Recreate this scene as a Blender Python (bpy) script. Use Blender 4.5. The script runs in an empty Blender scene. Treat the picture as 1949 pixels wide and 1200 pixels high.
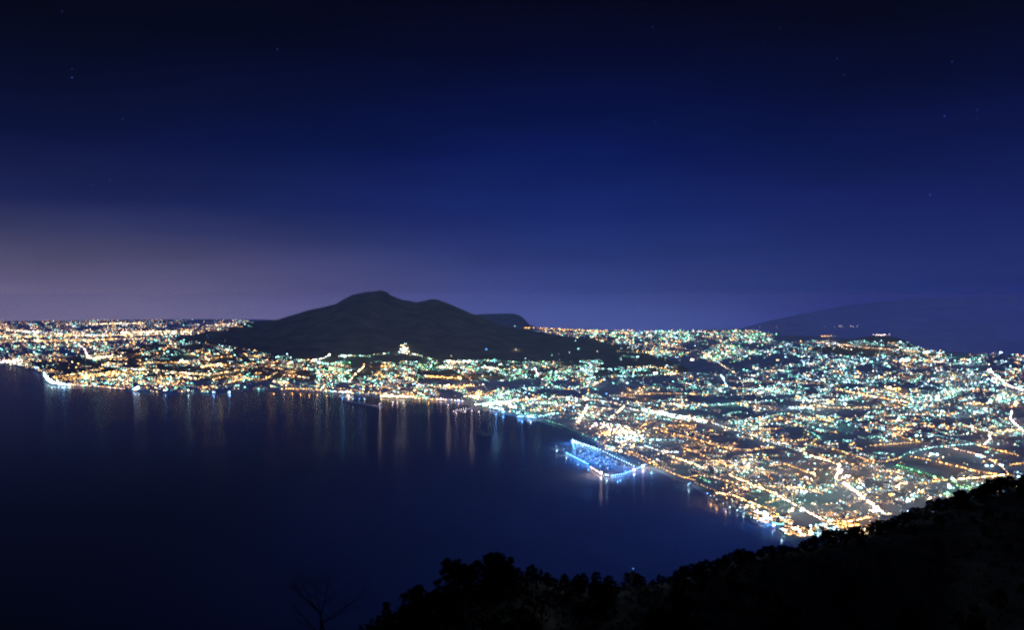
import bpy, bmesh, math, random
import numpy as np
from mathutils import Vector, Matrix

random.seed(7)
rng = np.random.default_rng(7)
R = math.radians
scene = bpy.context.scene
COL = scene.collection

# ------------------------------------------------------------------ camera
CAM = np.array([0.0, 0.0, 1050.0])
FPX, CX, CY = 1500.0, 974.5, 600.0          # focal length and centre in photograph pixels
LEVEL = 571.0                               # picture row at eye level
PITCH = math.atan((CY - LEVEL) / FPX)
cam_d = bpy.data.cameras.new('camera')
cam_d.sensor_width = 36.0
cam_d.lens = 36.0 * FPX / 1949.0
cam_d.clip_start = 0.5
cam_d.clip_end = 200000.0
cam = bpy.data.objects.new('camera', cam_d)
cam.location = CAM
cam.rotation_euler = (math.pi / 2 - PITCH, 0, 0)
COL.objects.link(cam)
scene.camera = cam

# ------------------------------------------------------------------ render
scene.view_settings.view_transform = 'Standard'
scene.view_settings.look = 'None'
scene.view_settings.exposure = 0.0
scene.view_settings.gamma = 1.0
scene.cycles.filter_width = 2.3
scene.cycles.max_bounces = 4
scene.cycles.diffuse_bounces = 2
scene.cycles.glossy_bounces = 2
scene.cycles.volume_bounces = 0
scene.cycles.sample_clamp_indirect = 0.05
scene.cycles.sample_clamp_direct = 10.0
scene.cycles.use_light_tree = True
scene.cycles.caustics_reflective = True
scene.cycles.use_denoising = True
try:
    scene.cycles.denoiser = 'OPENIMAGEDENOISE'
    scene.cycles.denoising_input_passes = 'RGB_ALBEDO_NORMAL'
    scene.cycles.denoising_prefilter = 'NONE'
except Exception:
    pass


def lin(c):
    c = c / 255.0
    return c / 12.92 if c <= 0.04045 else ((c + 0.055) / 1.055) ** 2.4


def srgb(r, g, b, a=1.0):
    return (lin(r), lin(g), lin(b), a)


# ------------------------------------------------------------------ night sky
world = bpy.data.worlds.new('World')
scene.world = world
world.use_nodes = True
wn, wl = world.node_tree.nodes, world.node_tree.links
wn.clear()


def N(tree, typ, **kw):
    n = tree.nodes.new(typ)
    for k, v in kw.items():
        setattr(n, k, v)
    return n


WT = world.node_tree
tc = N(WT, 'ShaderNodeTexCoord')
sep = N(WT, 'ShaderNodeSeparateXYZ')
wl.new(tc.outputs['Generated'], sep.inputs[0])
elev = N(WT, 'ShaderNodeMapRange')
elev.inputs['From Min'].default_value = -0.10
elev.inputs['From Max'].default_value = 0.50
wl.new(sep.outputs['Z'], elev.inputs['Value'])
azim = N(WT, 'ShaderNodeMath', operation='ARCTAN2')
wl.new(sep.outputs['X'], azim.inputs[0])
wl.new(sep.outputs['Y'], azim.inputs[1])


HAZE_DENSITY = 0.8e-5
MOON_FILL_E, MOON_FILL_RGB = 1.85, (0.05, 0.17, 1.0)
HAZE_GLOW = [MOON_FILL_E * c * 0.9 / (4 * math.pi) + a for c, a in zip(MOON_FILL_RGB, (0.036, 0.036, 0.070))]    # added moonlight the air scatters; the sky beyond is the rest


def sky_ramp(stops):
    """stops: (picture row, r, g, b) -> colour by height above the horizon"""
    r = N(WT, 'ShaderNodeValToRGB')
    el = r.color_ramp.elements
    pts = []
    rows = [q[0] for q in stops][::-1]
    for row in sorted(set(rows + [606, 590, 575, 568, 560, 552, 540, 525])):
        c = [lin(np.interp(row, rows, [q[k] for q in stops][::-1])) for k in (1, 2, 3)]
        slope = (LEVEL - row) / FPX
        path = min(72000.0, 450.0 / max(slope, 1e-5))
        T_ = math.exp(-HAZE_DENSITY * path)
        c = [max(0.0, (c[k] - (1 - T_) * HAZE_GLOW[k]) / T_) for k in range(3)]
        z = math.sin(math.atan(slope))
        pts.append(((z + 0.10) / 0.60, (*c, 1.0)))
    pts.sort()
    while len(el) < len(pts):
        el.new(0.5)
    for e, (p, c) in zip(el, pts):
        e.position = p
        e.color = c
    wl.new(elev.outputs[0], r.inputs[0])
    return r


SKY_LEFT = [(640, 118, 110, 146), (590, 111, 104, 139), (550, 98, 92, 128), (505, 82, 79, 112), (455, 54, 58, 97), (400, 29, 37, 84),
            (300, 14, 21, 60), (200, 9, 15, 42), (100, 6, 10, 28), (0, 5, 8, 18), (-300, 4, 6, 14)]
SKY_MID = [(660, 70, 86, 152), (600, 64, 79, 147), (545, 48, 61, 126), (480, 35, 50, 113), (410, 24, 40, 105), (300, 13, 27, 86),
           (200, 9, 18, 64), (100, 7, 12, 44), (0, 6, 9, 30), (-300, 4, 6, 20)]
SKY_RIGHT = [(680, 36, 52, 130), (620, 31, 46, 122), (560, 32, 46, 112), (500, 30, 44, 106), (400, 23, 34, 92), (300, 14, 23, 72),
             (200, 9, 15, 50), (100, 7, 11, 34), (0, 5, 8, 22), (-300, 4, 6, 16)]
rl, rm, rr = sky_ramp(SKY_LEFT), sky_ramp(SKY_MID), sky_ramp(SKY_RIGHT)


def az_weight(a0, a1):
    m = N(WT, 'ShaderNodeMapRange', interpolation_type='SMOOTHSTEP')
    m.inputs['From Min'].default_value = a0
    m.inputs['From Max'].default_value = a1
    wl.new(azim.outputs[0], m.inputs['Value'])
    return m


def mixc(fac, a, b):
    m = N(WT, 'ShaderNodeMix', data_type='RGBA')
    wl.new(fac, m.inputs[0])
    wl.new(a, m.inputs[6])
    wl.new(b, m.inputs[7])
    return m.outputs[2]


wL, wR = az_weight(-0.60, 0.12), az_weight(0.06, 0.52)
c1 = mixc(wL.outputs[0], rl.outputs[0], rm.outputs[0])
c2 = mixc(wR.outputs[0], c1, rr.outputs[0])
# thin uneven veils in the low sky
mp = N(WT, 'ShaderNodeMapping')
mp.inputs['Scale'].default_value = (3.0, 3.0, 16.0)
wl.new(tc.outputs['Generated'], mp.inputs[0])
vn = N(WT, 'ShaderNodeTexNoise')
vn.inputs['Scale'].default_value = 1.6
vn.inputs['Detail'].default_value = 4.0
wl.new(mp.outputs[0], vn.inputs['Vector'])
vm = N(WT, 'ShaderNodeMapRange')
vm.inputs['From Min'].default_value = 0.3
vm.inputs['From Max'].default_value = 0.7
vm.inputs['To Min'].default_value = 0.90
vm.inputs['To Max'].default_value = 1.10
wl.new(vn.outputs[0], vm.inputs['Value'])
vmul = N(WT, 'ShaderNodeVectorMath', operation='SCALE')
wl.new(c2, vmul.inputs[0])
wl.new(vm.outputs[0], vmul.inputs['Scale'])
sky_out = vmul.outputs[0]


def pix_dir(px, py):
    cp, sp = math.cos(PITCH), math.sin(PITCH)
    a = (np.asarray(px, float) - CX) / FPX
    b = -(np.asarray(py, float) - CY) / FPX
    return np.stack([a, cp + b * sp, -sp + b * cp], -1)


STAR_GAIN = 0.6
STARS = [(137, 147, 1.0), (137, 131, .35), (118, 21, .5), (528, 93, .6), (233, 226, .4), (209, 343, .5), (173, 352, .4),
         (1770, 371, 1.1), (1798, 221, .8), (1812, 117, .5), (1860, 209, .4), (1860, 224, .3), (1593, 111, .45), (1606, 142, .35),
         (1242, 50, .4), (1248, 232, .35), (1452, 78, .25), (1485, 52, .3)]
acc = None
for sx, sy, sb in STARS:
    d = pix_dir(sx, sy)
    d = d / np.linalg.norm(d)
    dist = N(WT, 'ShaderNodeVectorMath', operation='DISTANCE')
    wl.new(tc.outputs['Generated'], dist.inputs[0])
    dist.inputs[1].default_value = tuple(d)
    m = N(WT, 'ShaderNodeMapRange', interpolation_type='SMOOTHSTEP')
    m.inputs['From Min'].default_value = 0.0004
    m.inputs['From Max'].default_value = 0.0013
    m.inputs['To Min'].default_value = sb * STAR_GAIN
    m.inputs['To Max'].default_value = 0.0
    wl.new(dist.outputs['Value'], m.inputs['Value'])
    if acc is None:
        acc = m.outputs[0]
    else:
        ad = N(WT, 'ShaderNodeMath', operation='ADD')
        wl.new(acc, ad.inputs[0])
        wl.new(m.outputs[0], ad.inputs[1])
        acc = ad.outputs[0]
sc_ = N(WT, 'ShaderNodeVectorMath', operation='SCALE')
sc_.inputs[0].default_value = (0.035, 0.09, 0.42)
wl.new(acc, sc_.inputs['Scale'])
addc = N(WT, 'ShaderNodeVectorMath', operation='ADD')
wl.new(sky_out, addc.inputs[0])
wl.new(sc_.outputs[0], addc.inputs[1])
bg = N(WT, 'ShaderNodeBackground')
wl.new(addc.outputs[0], bg.inputs['Color'])
bg.inputs['Strength'].default_value = 1.0
wo = N(WT, 'ShaderNodeOutputWorld')
wl.new(bg.outputs[0], wo.inputs['Surface'])

# ------------------------------------------------------------------ moonlight fill, added to light haze and land
moon_fill_d = bpy.data.lights.new('moon', 'SUN')
moon_fill_d.energy = MOON_FILL_E
moon_fill_d.color = MOON_FILL_RGB
moon_fill_d.angle = R(0.5)
moon = bpy.data.objects.new('moon', moon_fill_d)  # added fill light, to light haze and land
moon.rotation_euler = (R(65), 0, R(-4))      # low behind the camera
COL.objects.link(moon)


# ------------------------------------------------------------------ helpers
def tag(o, label=None, cat=None, group=None, kind=None):
    if label: o['label'] = label
    if cat: o['category'] = cat
    if group: o['group'] = group
    if kind: o['kind'] = kind
    return o


def link_mesh(name, verts, faces, mats=None, parent=None, fmat=None, smooth=False):
    me = bpy.data.meshes.new(name)
    me.from_pydata([tuple(map(float, v)) for v in verts], [], [tuple(int(i) for i in f) for f in faces])
    for m in (mats or []):
        me.materials.append(m)
    if fmat is not None and len(me.polygons):
        me.polygons.foreach_set('material_index', np.asarray(fmat, np.int32))
    if smooth and len(me.polygons):
        me.polygons.foreach_set('use_smooth', np.ones(len(me.polygons), bool))
    me.update()
    o = bpy.data.objects.new(name, me)
    COL.objects.link(o)
    if parent: o.parent = parent
    return o


def empty(name, loc, rz=0.0):
    o = bpy.data.objects.new(name, None)
    o.location = loc
    o.rotation_euler = (0, 0, rz)
    o.empty_display_size = 1.0
    COL.objects.link(o)
    return o


class MB:
    def __init__(s):
        s.v, s.f, s.m = [], [], []

    def add(s, v, f, m=0):
        b = len(s.v)
        s.v.extend([tuple(p) for p in v])
        s.f.extend([tuple(i + b for i in q) for q in f])
        s.m.extend([m] * len(f))

    def box(s, x0, x1, y0, y1, z0, z1, m=0, M=None):
        v = [(x0, y0, z0), (x1, y0, z0), (x1, y1, z0), (x0, y1, z0), (x0, y0, z1), (x1, y0, z1), (x1, y1, z1), (x0, y1, z1)]
        if M is not None: v = [tuple(M @ Vector(p)) for p in v]
        s.add(v, [(0, 3, 2, 1), (4, 5, 6, 7), (0, 1, 5, 4), (1, 2, 6, 5), (2, 3, 7, 6), (3, 0, 4, 7)], m)

    def tube(s, p0, p1, r0, r1, n=6, m=0, cap=True):
        p0, p1 = Vector(p0), Vector(p1)
        d = (p1 - p0)
        if d.length < 1e-6: return
        d.normalize()
        a = d.orthogonal().normalized()
        b = d.cross(a)
        v = []
        for p, r in ((p0, r0), (p1, r1)):
            for i in range(n):
                t = 2 * math.pi * i / n
                v.append(tuple(p + a * (r * math.cos(t)) + b * (r * math.sin(t))))
        f = [(i, (i + 1) % n, n + (i + 1) % n, n + i) for i in range(n)]
        if cap: f += [tuple(range(n))[::-1], tuple(range(n, 2 * n))]
        s.add(v, f, m)

    def octa(s, c, r, rz=None, m=0):
        rz = rz or r
        x, y, z = c
        s.add([(x + r, y, z), (x, y + r, z), (x - r, y, z), (x, y - r, z), (x, y, z + rz), (x, y, z - rz)],
              [(0, 1, 4), (1, 2, 4), (2, 3, 4), (3, 0, 4), (1, 0, 5), (2, 1, 5), (3, 2, 5), (0, 3, 5)], m)

    def build(s, name, mats, parent=None, smooth=False):
        if not isinstance(mats, (list, tuple)): mats = [mats]
        return link_mesh(name, s.v, s.f, mats, parent, s.m, smooth)


def material(name, col, rough=0.8, spec=0.3):
    m = bpy.data.materials.new(name)
    m.use_nodes = True
    b = m.node_tree.nodes['Principled BSDF']
    b.inputs['Base Color'].default_value = (*col[:3], 1)
    b.inputs['Roughness'].default_value = rough
    b.inputs['Specular IOR Level'].default_value = spec
    return m


def noisy(name, ca, cb, scale, rough=0.9, detail=6.0, lo=0.35, hi=0.65, coord='Object', spec=0.2):
    m = material(name, ca, rough, spec)
    t = m.node_tree
    b = t.nodes['Principled BSDF']
    c = N(t, 'ShaderNodeTexCoord')
    n = N(t, 'ShaderNodeTexNoise')
    n.inputs['Scale'].default_value = scale
    n.inputs['Detail'].default_value = detail
    t.links.new(c.outputs[coord], n.inputs['Vector'])
    r = N(t, 'ShaderNodeValToRGB')
    r.color_ramp.elements[0].position = lo
    r.color_ramp.elements[1].position = hi
    r.color_ramp.elements[0].color = (*ca, 1)
    r.color_ramp.elements[1].color = (*cb, 1)
    t.links.new(n.outputs[0], r.inputs[0])
    t.links.new(r.outputs[0], b.inputs['Base Color'])
    return m


# lamp light: six lamp colours in four outputs
LAMP_RGB = {'o': (1.0, 0.50, 0.13), 'w': (1.0, 0.76, 0.42), 'p': (1.0, 0.74, 0.66), 't': (0.33, 1.0, 0.78), 'g': (0.28, 1.0, 0.40),
            'c': (0.56, 0.88, 1.0), 'b': (0.10, 0.36, 1.0), 'r': (1.0, 0.09, 0.05)}
LAMP_WORD = {'o': 'orange', 'w': 'warm white', 'p': 'pinkish white', 't': 'teal', 'g': 'green', 'c': 'cool white', 'b': 'blue', 'r': 'red'}
LEVELS = [5.0, 8.0, 11.0, 14.0, 15.0]
LSIZE = [0.46, 0.68, 0.95, 1.45, 2.3]
LM, LM_INDEX = [], {}
for k, c in LAMP_RGB.items():
    for i, s in enumerate(LEVELS):
        m = bpy.data.materials.new('%s lamp light' % LAMP_WORD[k])
        m.use_nodes = True
        t = m.node_tree
        t.nodes.clear()
        e = N(t, 'ShaderNodeEmission')
        e.inputs['Color'].default_value = (*c, 1)
        e.inputs['Strength'].default_value = s
        o = N(t, 'ShaderNodeOutputMaterial')
        gd = N(t, 'ShaderNodeBsdfDiffuse')            # the white globe itself
        gd.inputs['Color'].default_value = (*[.3 + .6 * q for q in c], 1)
        ga = N(t, 'ShaderNodeAddShader')
        t.links.new(e.outputs[0], ga.inputs[0])
        t.links.new(gd.outputs[0], ga.inputs[1])
        t.links.new(ga.outputs[0], o.inputs[0])
        m.cycles.emission_sampling = 'NONE'     # the fill bulbs below do the lighting
        LM_INDEX[(k, i)] = len(LM)
        LM.append(m)

# ------------------------------------------------------------------ terrain
LAND = 4.0


def flat(px, py, z=0.0):
    """where the sight line through a picture point meets level ground"""
    d = pix_dir(px, py)
    t = (z - CAM[2]) / d[..., 2]
    return CAM + d * t[..., None]


def on_plane_y(px, py, Y):
    d = pix_dir(px, py)
    t = Y / d[..., 1]
    return CAM + d * t[..., None]


COAST_PX = [(-160, 684), (-60, 690), (0, 697), (30, 698), (42, 704), (72, 709), (84, 727), (98, 735), (160, 738), (185, 740), (240, 746), (264, 748),
            (330, 752), (360, 750), (400, 752), (440, 750), (452, 746), (500, 744), (545, 747), (600, 748), (632, 751), (665, 753), (700, 754),
            (722, 757), (742, 761), (800, 762), (845, 765), (880, 768), (900, 777), (930, 780), (960, 789), (1000, 798), (1022, 801),
            (1045, 808), (1080, 817), (1110, 832), (1135, 844), (1146, 860), (1175, 874), (1208, 890), (1228, 893), (1240, 892), (1290, 914), (1318, 926),
            (1342, 941), (1352, 952), (1378, 964), (1405, 975), (1428, 990), (1452, 1002), (1472, 1002), (1482, 1014), (1492, 1022), (1508, 1034), (1520, 1050)]
cw = flat(np.array([p[0] for p in COAST_PX]), np.array([p[1] for p in COAST_PX]))[:, :2]
coast = np.vstack([[[-60000, 15000]], cw, [[700, 1700], [-600, 900], [-2500, 300], [-9000, -900], [-60000, -3000]]])
land_poly = np.vstack([coast, [[-60000, -20000], [90000, -20000], [90000, 90000], [-60000, 90000]]])


def inside(x, y, poly):
    r = np.zeros(x.shape, bool)
    n = len(poly)
    for i in range(n):
        x0, y0 = poly[i]
        x1, y1 = poly[(i + 1) % n]
        if y0 == y1: continue
        c = ((y0 > y) != (y1 > y)) & (x < (x1 - x0) * (y - y0) / (y1 - y0) + x0)
        r ^= c
    return r


def coast_distance(x, y):
    d = np.full(x.shape, 1e9)
    for i in range(len(coast) - 1):
        a, b = coast[i], coast[i + 1]
        e = b - a
        t = np.clip(((x - a[0]) * e[0] + (y - a[1]) * e[1]) / (e @ e), 0, 1)
        d = np.minimum(d, np.hypot(x - a[0] - t * e[0], y - a[1] - t * e[1]))
    return np.where(inside(x, y, land_poly), d, -d)


def vnoise(x, y, seed=0):
    """smooth value noise, 0..1"""
    x, y = np.asarray(x, float), np.asarray(y, float)
    xi, yi = np.floor(x).astype(np.int64), np.floor(y).astype(np.int64)
    fx, fy = x - xi, y - yi
    fx, fy = fx * fx * (3 - 2 * fx), fy * fy * (3 - 2 * fy)

    def h(a, b):
        n = (a * 374761393 + b * 668265263 + seed * 974711) & 0x7fffffff
        n = ((n ^ (n >> 13)) * 1274126177) & 0x7fffffff
        return ((n ^ (n >> 16)) & 0xffff) / 65535.0
    return (h(xi, yi) * (1 - fx) + h(xi + 1, yi) * fx) * (1 - fy) + (h(xi, yi + 1) * (1 - fx) + h(xi + 1, yi + 1) * fx) * fy


def fbm(x, y, seed=0, o=4):
    s, a, t = 0, 1.0, 0
    for i in range(o):
        s = s + a * vnoise(x * 2 ** i, y * 2 ** i, seed + i)
        t += a
        a *= .5
    return s / t


RIM_PX = [(-900, 612), (0, 611), (100, 611), (250, 609), (350, 608), (480, 608), (600, 612), (880, 618), (1000, 623), (1050, 625), (1150, 629), (1250, 632),
          (1300, 629), (1400, 627), (1435, 630), (1480, 639), (1540, 640), (1600, 643), (1700, 662), (1800, 671), (1860, 674), (1949, 678), (2500, 700)]
rim_w = flat(np.array([p[0] for p in RIM_PX]), np.array([p[1] for p in RIM_PX]), LAND)
rim_u, rim_y = rim_w[:, 0] / rim_w[:, 1], rim_w[:, 1]


west = np.array([p for p in cw if p[0] / p[1] < 0.1])
west = west[np.argsort(west[:, 0] / west[:, 1])]
west_u, west_y = west[:, 0] / west[:, 1], west[:, 1]


class Ridge:
    """a hill whose crest line lies in the plane y = Y and falls away to both sides"""

    def __init__(s, prof, Y, wf, wb, pf, pb, base=LAND):
        p = np.array(prof, float)
        w = on_plane_y(p[:, 0], p[:, 1], Y)
        s.x, s.z, s.Y, s.wf, s.wb, s.pf, s.pb, s.base = w[:, 0], np.maximum(w[:, 2] - base, 0), Y, wf, wb, pf, pb, base

    def height(s, x, y):
        P = np.interp(x, s.x, s.z, left=0, right=0)
        f = np.clip((s.Y - y) / s.wf, 0, 1)
        b = np.clip((y - s.Y) / s.wb, 0, 1)
        g = np.where(y <= s.Y, (1 - f) ** s.pf, (1 - b) ** s.pb)
        gul = 1 + 0.34 * (fbm(x / 900 + y / 2600, y / 2300, 3) - .5) * np.clip(np.minimum(f, 1 - f) * 5, 0, 1)
        h = P * g * gul
        if s.Y == 17000:                              # the flank runs out before it reaches the sea
            u_ = np.asarray(x, float) / np.maximum(y, 1.0)
            h = h * np.clip((y - np.interp(u_, west_u, west_y) - 150) / 1200, 0, 1)
        return h


VOLCANO = Ridge([(255, 672), (285, 660), (330, 646), (350, 640), (381, 634), (433, 625), (475, 613.5), (500, 611), (527, 609), (548, 602.5), (565, 597.5), (585, 591),
                 (612, 585.5), (640, 578.5), (650, 572), (671, 561), (682, 558.5), (696, 555.6), (712, 554.6), (725, 552.5), (737, 555.6), (742, 561),
                 (754, 566), (767, 571), (780, 572.5), (792, 575.4), (806, 573), (815, 570.4), (823, 569), (832, 570), (844, 574), (858, 579.5), (873, 586), (898, 597),
                 (920, 605), (940, 613), (960, 621), (992, 626.5), (1023, 632), (1054, 638), (1085, 642), (1150, 655), (1215, 662.5)],
                17000, 7000, 5000, 1.8, 1.5)
HILL_E = Ridge([(1568, 668), (1590, 656), (1610, 648.5), (1640, 642.5), (1660, 639.5), (1678, 639), (1692, 640), (1710, 644), (1722, 648), (1736, 655),
                (1750, 664), (1764, 671)], 15700, 1300, 1300, 1.4, 1.4)
HILL_N = Ridge([(860, 601), (893, 599.5), (915, 598), (940, 597), (962, 596.5), (978, 597), (986, 599), (996, 605), (1005, 615), (1014, 626), (1020, 634)],
               29500, 3000, 3000, 1.3, 1.3)


def T(x, y):
    return LAND + VOLCANO.height(x, y) + HILL_E.height(x, y) + HILL_N.height(x, y)


def G(px, py):
    """ground point seen at a picture point"""
    px, py = np.asarray(px, float).ravel(), np.asarray(py, float).ravel()
    out = flat(px, np.maximum(py, LEVEL + 8), LAND)
    d = pix_dir(px, py)
    d = d / d[:, 1:2]
    ys = np.linspace(8500, 32500, 480)
    near = (py < 745) & ((px < 1230) | ((px > 1560) & (px < 1770)))
    idx = np.where(near)[0]
    for c in range(0, len(idx), 2000):
        q = idx[c:c + 2000]
        X = d[q, 0:1] * ys
        Z = CAM[2] + d[q, 2:3] * ys
        H = T(X, np.broadcast_to(ys, X.shape))
        hit = Z <= H
        any_ = hit.any(1)
        k = np.clip(hit.argmax(1), 1, None)
        ar = np.arange(len(q))
        g0, g1 = (Z - H)[ar, k - 1], (Z - H)[ar, k]
        t = np.clip(g0 / np.where(np.abs(g0 - g1) < 1e-9, 1, g0 - g1), 0, 1)
        yy = ys[k - 1] + (ys[k] - ys[k - 1]) * t
        xx = d[q, 0] * yy
        P = np.stack([xx, yy, T(xx, yy)], -1)
        out[q[any_]] = P[any_]
    return out


def grid_obj(name, X, Y, Z, mat, smooth=True):
    nr, nc = X.shape
    me = bpy.data.meshes.new(name)
    co = np.stack([X, Y, Z], -1).reshape(-1, 3).astype(np.float32)
    i = np.arange(nr * nc).reshape(nr, nc)
    q = np.stack([i[:-1, :-1], i[:-1, 1:], i[1:, 1:], i[1:, :-1]], -1).reshape(-1, 4).astype(np.int32)
    me.vertices.add(len(co))
    me.vertices.foreach_set('co', co.ravel())
    me.loops.add(q.size)
    me.loops.foreach_set('vertex_index', q.ravel())
    me.polygons.add(len(q))
    me.polygons.foreach_set('loop_start', np.arange(0, q.size, 4, dtype=np.int32))
    me.polygons.foreach_set('use_smooth', np.full(len(q), smooth))
    me.materials.append(mat)
    me.update(calc_edges=True)
    me.validate()
    o = bpy.data.objects.new(name, me)
    COL.objects.link(o)
    return o


# ground sheet, from under the mountain out to where the plain rolls over
M_GROUND = noisy('dark fields and roofs', (0.14, 0.17, 0.15), (0.32, 0.32, 0.29), 0.004, 0.95, 8.0, 0.38, 0.68)
u = np.linspace(-0.95, 0.95, 640)
s = np.linspace(0, 1, 430)
ymax = np.interp(u, rim_u, rim_y) + 3500
U, S = np.meshgrid(u, s)
Yg = 500 * (ymax[None, :] / 500) ** S
Xg = U * Yg
D = coast_distance(Xg, Yg)
Zg = np.where(D > 0, LAND * np.clip(D / 18, 0, 1), np.maximum(D * 0.08, -25))
Zg = Zg + np.where(D > 400, 3.0 * (fbm(Xg / 700, Yg / 700, 11) - 0.75), 0)
over = np.maximum(Yg - np.interp(U, rim_u, rim_y), 0)
Zg = Zg - over * 0.16 * np.clip(over / 800, 0, 1)
ground = grid_obj('ground', Xg, Yg, Zg, M_GROUND)
tag(ground, kind='structure')

# sea
M_SEA = bpy.data.materials.new('night sea water')
M_SEA.use_nodes = True
t = M_SEA.node_tree
t.nodes.clear()
c = N(t, 'ShaderNodeTexCoord')
mpn = N(t, 'ShaderNodeMapping')
mpn.inputs['Scale'].default_value = (1.0, 0.55, 1.0)
t.links.new(c.outputs['Object'], mpn.inputs[0])
n1 = N(t, 'ShaderNodeTexNoise')
n1.inputs['Scale'].default_value = 0.022
n1.inputs['Detail'].default_value = 5.0
t.links.new(mpn.outputs[0], n1.inputs['Vector'])
bm_ = N(t, 'ShaderNodeBump')
bm_.inputs['Strength'].default_value = 0.05
bm_.inputs['Distance'].default_value = 3.0
t.links.new(n1.outputs[0], bm_.inputs['Height'])
n2 = N(t, 'ShaderNodeTexNoise')                      # calmer and rougher lanes of water
n2.inputs['Scale'].default_value = 0.0012
n2.inputs['Detail'].default_value = 4.0
t.links.new(mpn.outputs[0], n2.inputs['Vector'])
rr_ = N(t, 'ShaderNodeMapRange')
rr_.inputs['From Min'].default_value = 0.35
rr_.inputs['From Max'].default_value = 0.65
rr_.inputs['To Min'].default_value = 0.185
rr_.inputs['To Max'].default_value = 0.24
t.links.new(n2.outputs[0], rr_.inputs['Value'])
gl = N(t, 'ShaderNodeBsdfGlossy', distribution='BECKMANN')
t.links.new(rr_.outputs[0], gl.inputs['Roughness'])
t.links.new(bm_.outputs[0], gl.inputs['Normal'])
df = N(t, 'ShaderNodeBsdfDiffuse')
gm = N(t, 'ShaderNodeMapping', vector_type='TEXTURE')          # paler water off the harbour: city glow put into the colour
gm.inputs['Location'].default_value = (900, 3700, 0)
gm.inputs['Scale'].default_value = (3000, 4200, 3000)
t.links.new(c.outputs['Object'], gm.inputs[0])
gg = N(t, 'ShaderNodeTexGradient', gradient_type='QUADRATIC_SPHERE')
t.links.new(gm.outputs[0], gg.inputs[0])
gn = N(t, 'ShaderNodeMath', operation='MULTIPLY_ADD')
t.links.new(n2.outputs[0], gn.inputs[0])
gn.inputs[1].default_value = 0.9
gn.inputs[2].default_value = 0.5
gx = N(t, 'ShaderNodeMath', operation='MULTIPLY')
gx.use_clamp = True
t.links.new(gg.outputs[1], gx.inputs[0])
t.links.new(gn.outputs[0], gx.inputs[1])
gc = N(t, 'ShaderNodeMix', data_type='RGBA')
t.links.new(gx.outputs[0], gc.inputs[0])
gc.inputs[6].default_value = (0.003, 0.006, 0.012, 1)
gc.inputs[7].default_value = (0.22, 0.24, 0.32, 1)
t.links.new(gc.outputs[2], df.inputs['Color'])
fr = N(t, 'ShaderNodeFresnel')
fr.inputs['IOR'].default_value = 1.33
mx = N(t, 'ShaderNodeMixShader')
t.links.new(fr.outputs[0], mx.inputs[0])
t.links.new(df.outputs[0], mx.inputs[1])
t.links.new(gl.outputs[0], mx.inputs[2])
so = N(t, 'ShaderNodeOutputMaterial')
t.links.new(mx.outputs[0], so.inputs['Surface'])
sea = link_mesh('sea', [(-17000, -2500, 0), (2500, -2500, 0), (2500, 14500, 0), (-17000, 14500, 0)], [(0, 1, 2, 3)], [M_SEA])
tag(sea, kind='structure')

M_FOREST = noisy('dark wooded slope', (0.06, 0.05, 0.018), (0.18, 0.14, 0.045), 0.0028, 0.95, 9.0, 0.35, 0.7)


def ridge_mesh(name, rg, xm, nx, ny, mat):
    xs = np.linspace(rg.x[0], rg.x[-1], nx)
    ys = np.linspace(rg.Y - rg.wf, rg.Y + rg.wb, ny)
    X, Y = np.meshgrid(xs, ys)
    Z = rg.base + rg.height(X, Y)
    Z = Z - np.where(Z < rg.base + 1.5, 8.0, 0)
    o = grid_obj(name, X, Y, Z, mat)
    return tag(o, kind='structure')


ridge_mesh('volcano', VOLCANO, 0, 520, 240, M_FOREST)
ridge_mesh('hill', HILL_E, 0, 120, 60, M_FOREST)
ridge_mesh('hill', HILL_N, 0, 120, 60, noisy('haze-paled slope', (0.10, 0.10, 0.06), (0.20, 0.18, 0.10), 0.003, 0.95))  # own paler colour, with the distance haze put into it

# far range beyond the plain
M_RANGE = noisy('haze-blue range', (0.06, 0.14, 0.26), (0.11, 0.20, 0.34), 0.0004, 0.95)  # blue of the haze put into the slope colour
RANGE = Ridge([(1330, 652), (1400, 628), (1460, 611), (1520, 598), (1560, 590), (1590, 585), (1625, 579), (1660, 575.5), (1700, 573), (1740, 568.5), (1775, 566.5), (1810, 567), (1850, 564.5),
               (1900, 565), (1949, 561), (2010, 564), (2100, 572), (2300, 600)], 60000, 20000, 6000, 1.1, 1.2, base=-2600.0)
xs = np.linspace(RANGE.x[0], RANGE.x[-1], 200)
ys = np.linspace(40000, 66000, 60)
X, Y = np.meshgrid(xs, ys)
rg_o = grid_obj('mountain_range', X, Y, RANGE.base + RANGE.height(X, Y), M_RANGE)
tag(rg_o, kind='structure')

# ------------------------------------------------------------------ haze
hz = MB()
hz.box(-70000, 70000, -4000, 72000, -2700, 1500)
haze_m = bpy.data.materials.new('night haze')
haze_m.use_nodes = True
t = haze_m.node_tree
t.nodes.clear()
pv = N(t, 'ShaderNodeVolumePrincipled')
pv.inputs['Color'].default_value = (0.86, 0.88, 0.92, 1)
pv.inputs['Density'].default_value = HAZE_DENSITY
pv.inputs['Anisotropy'].default_value = 0.0
o_ = N(t, 'ShaderNodeOutputMaterial')
t.links.new(pv.outputs[0], o_.inputs['Volume'])
haze = hz.build('haze', haze_m)
tag(haze, kind='stuff')

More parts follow.
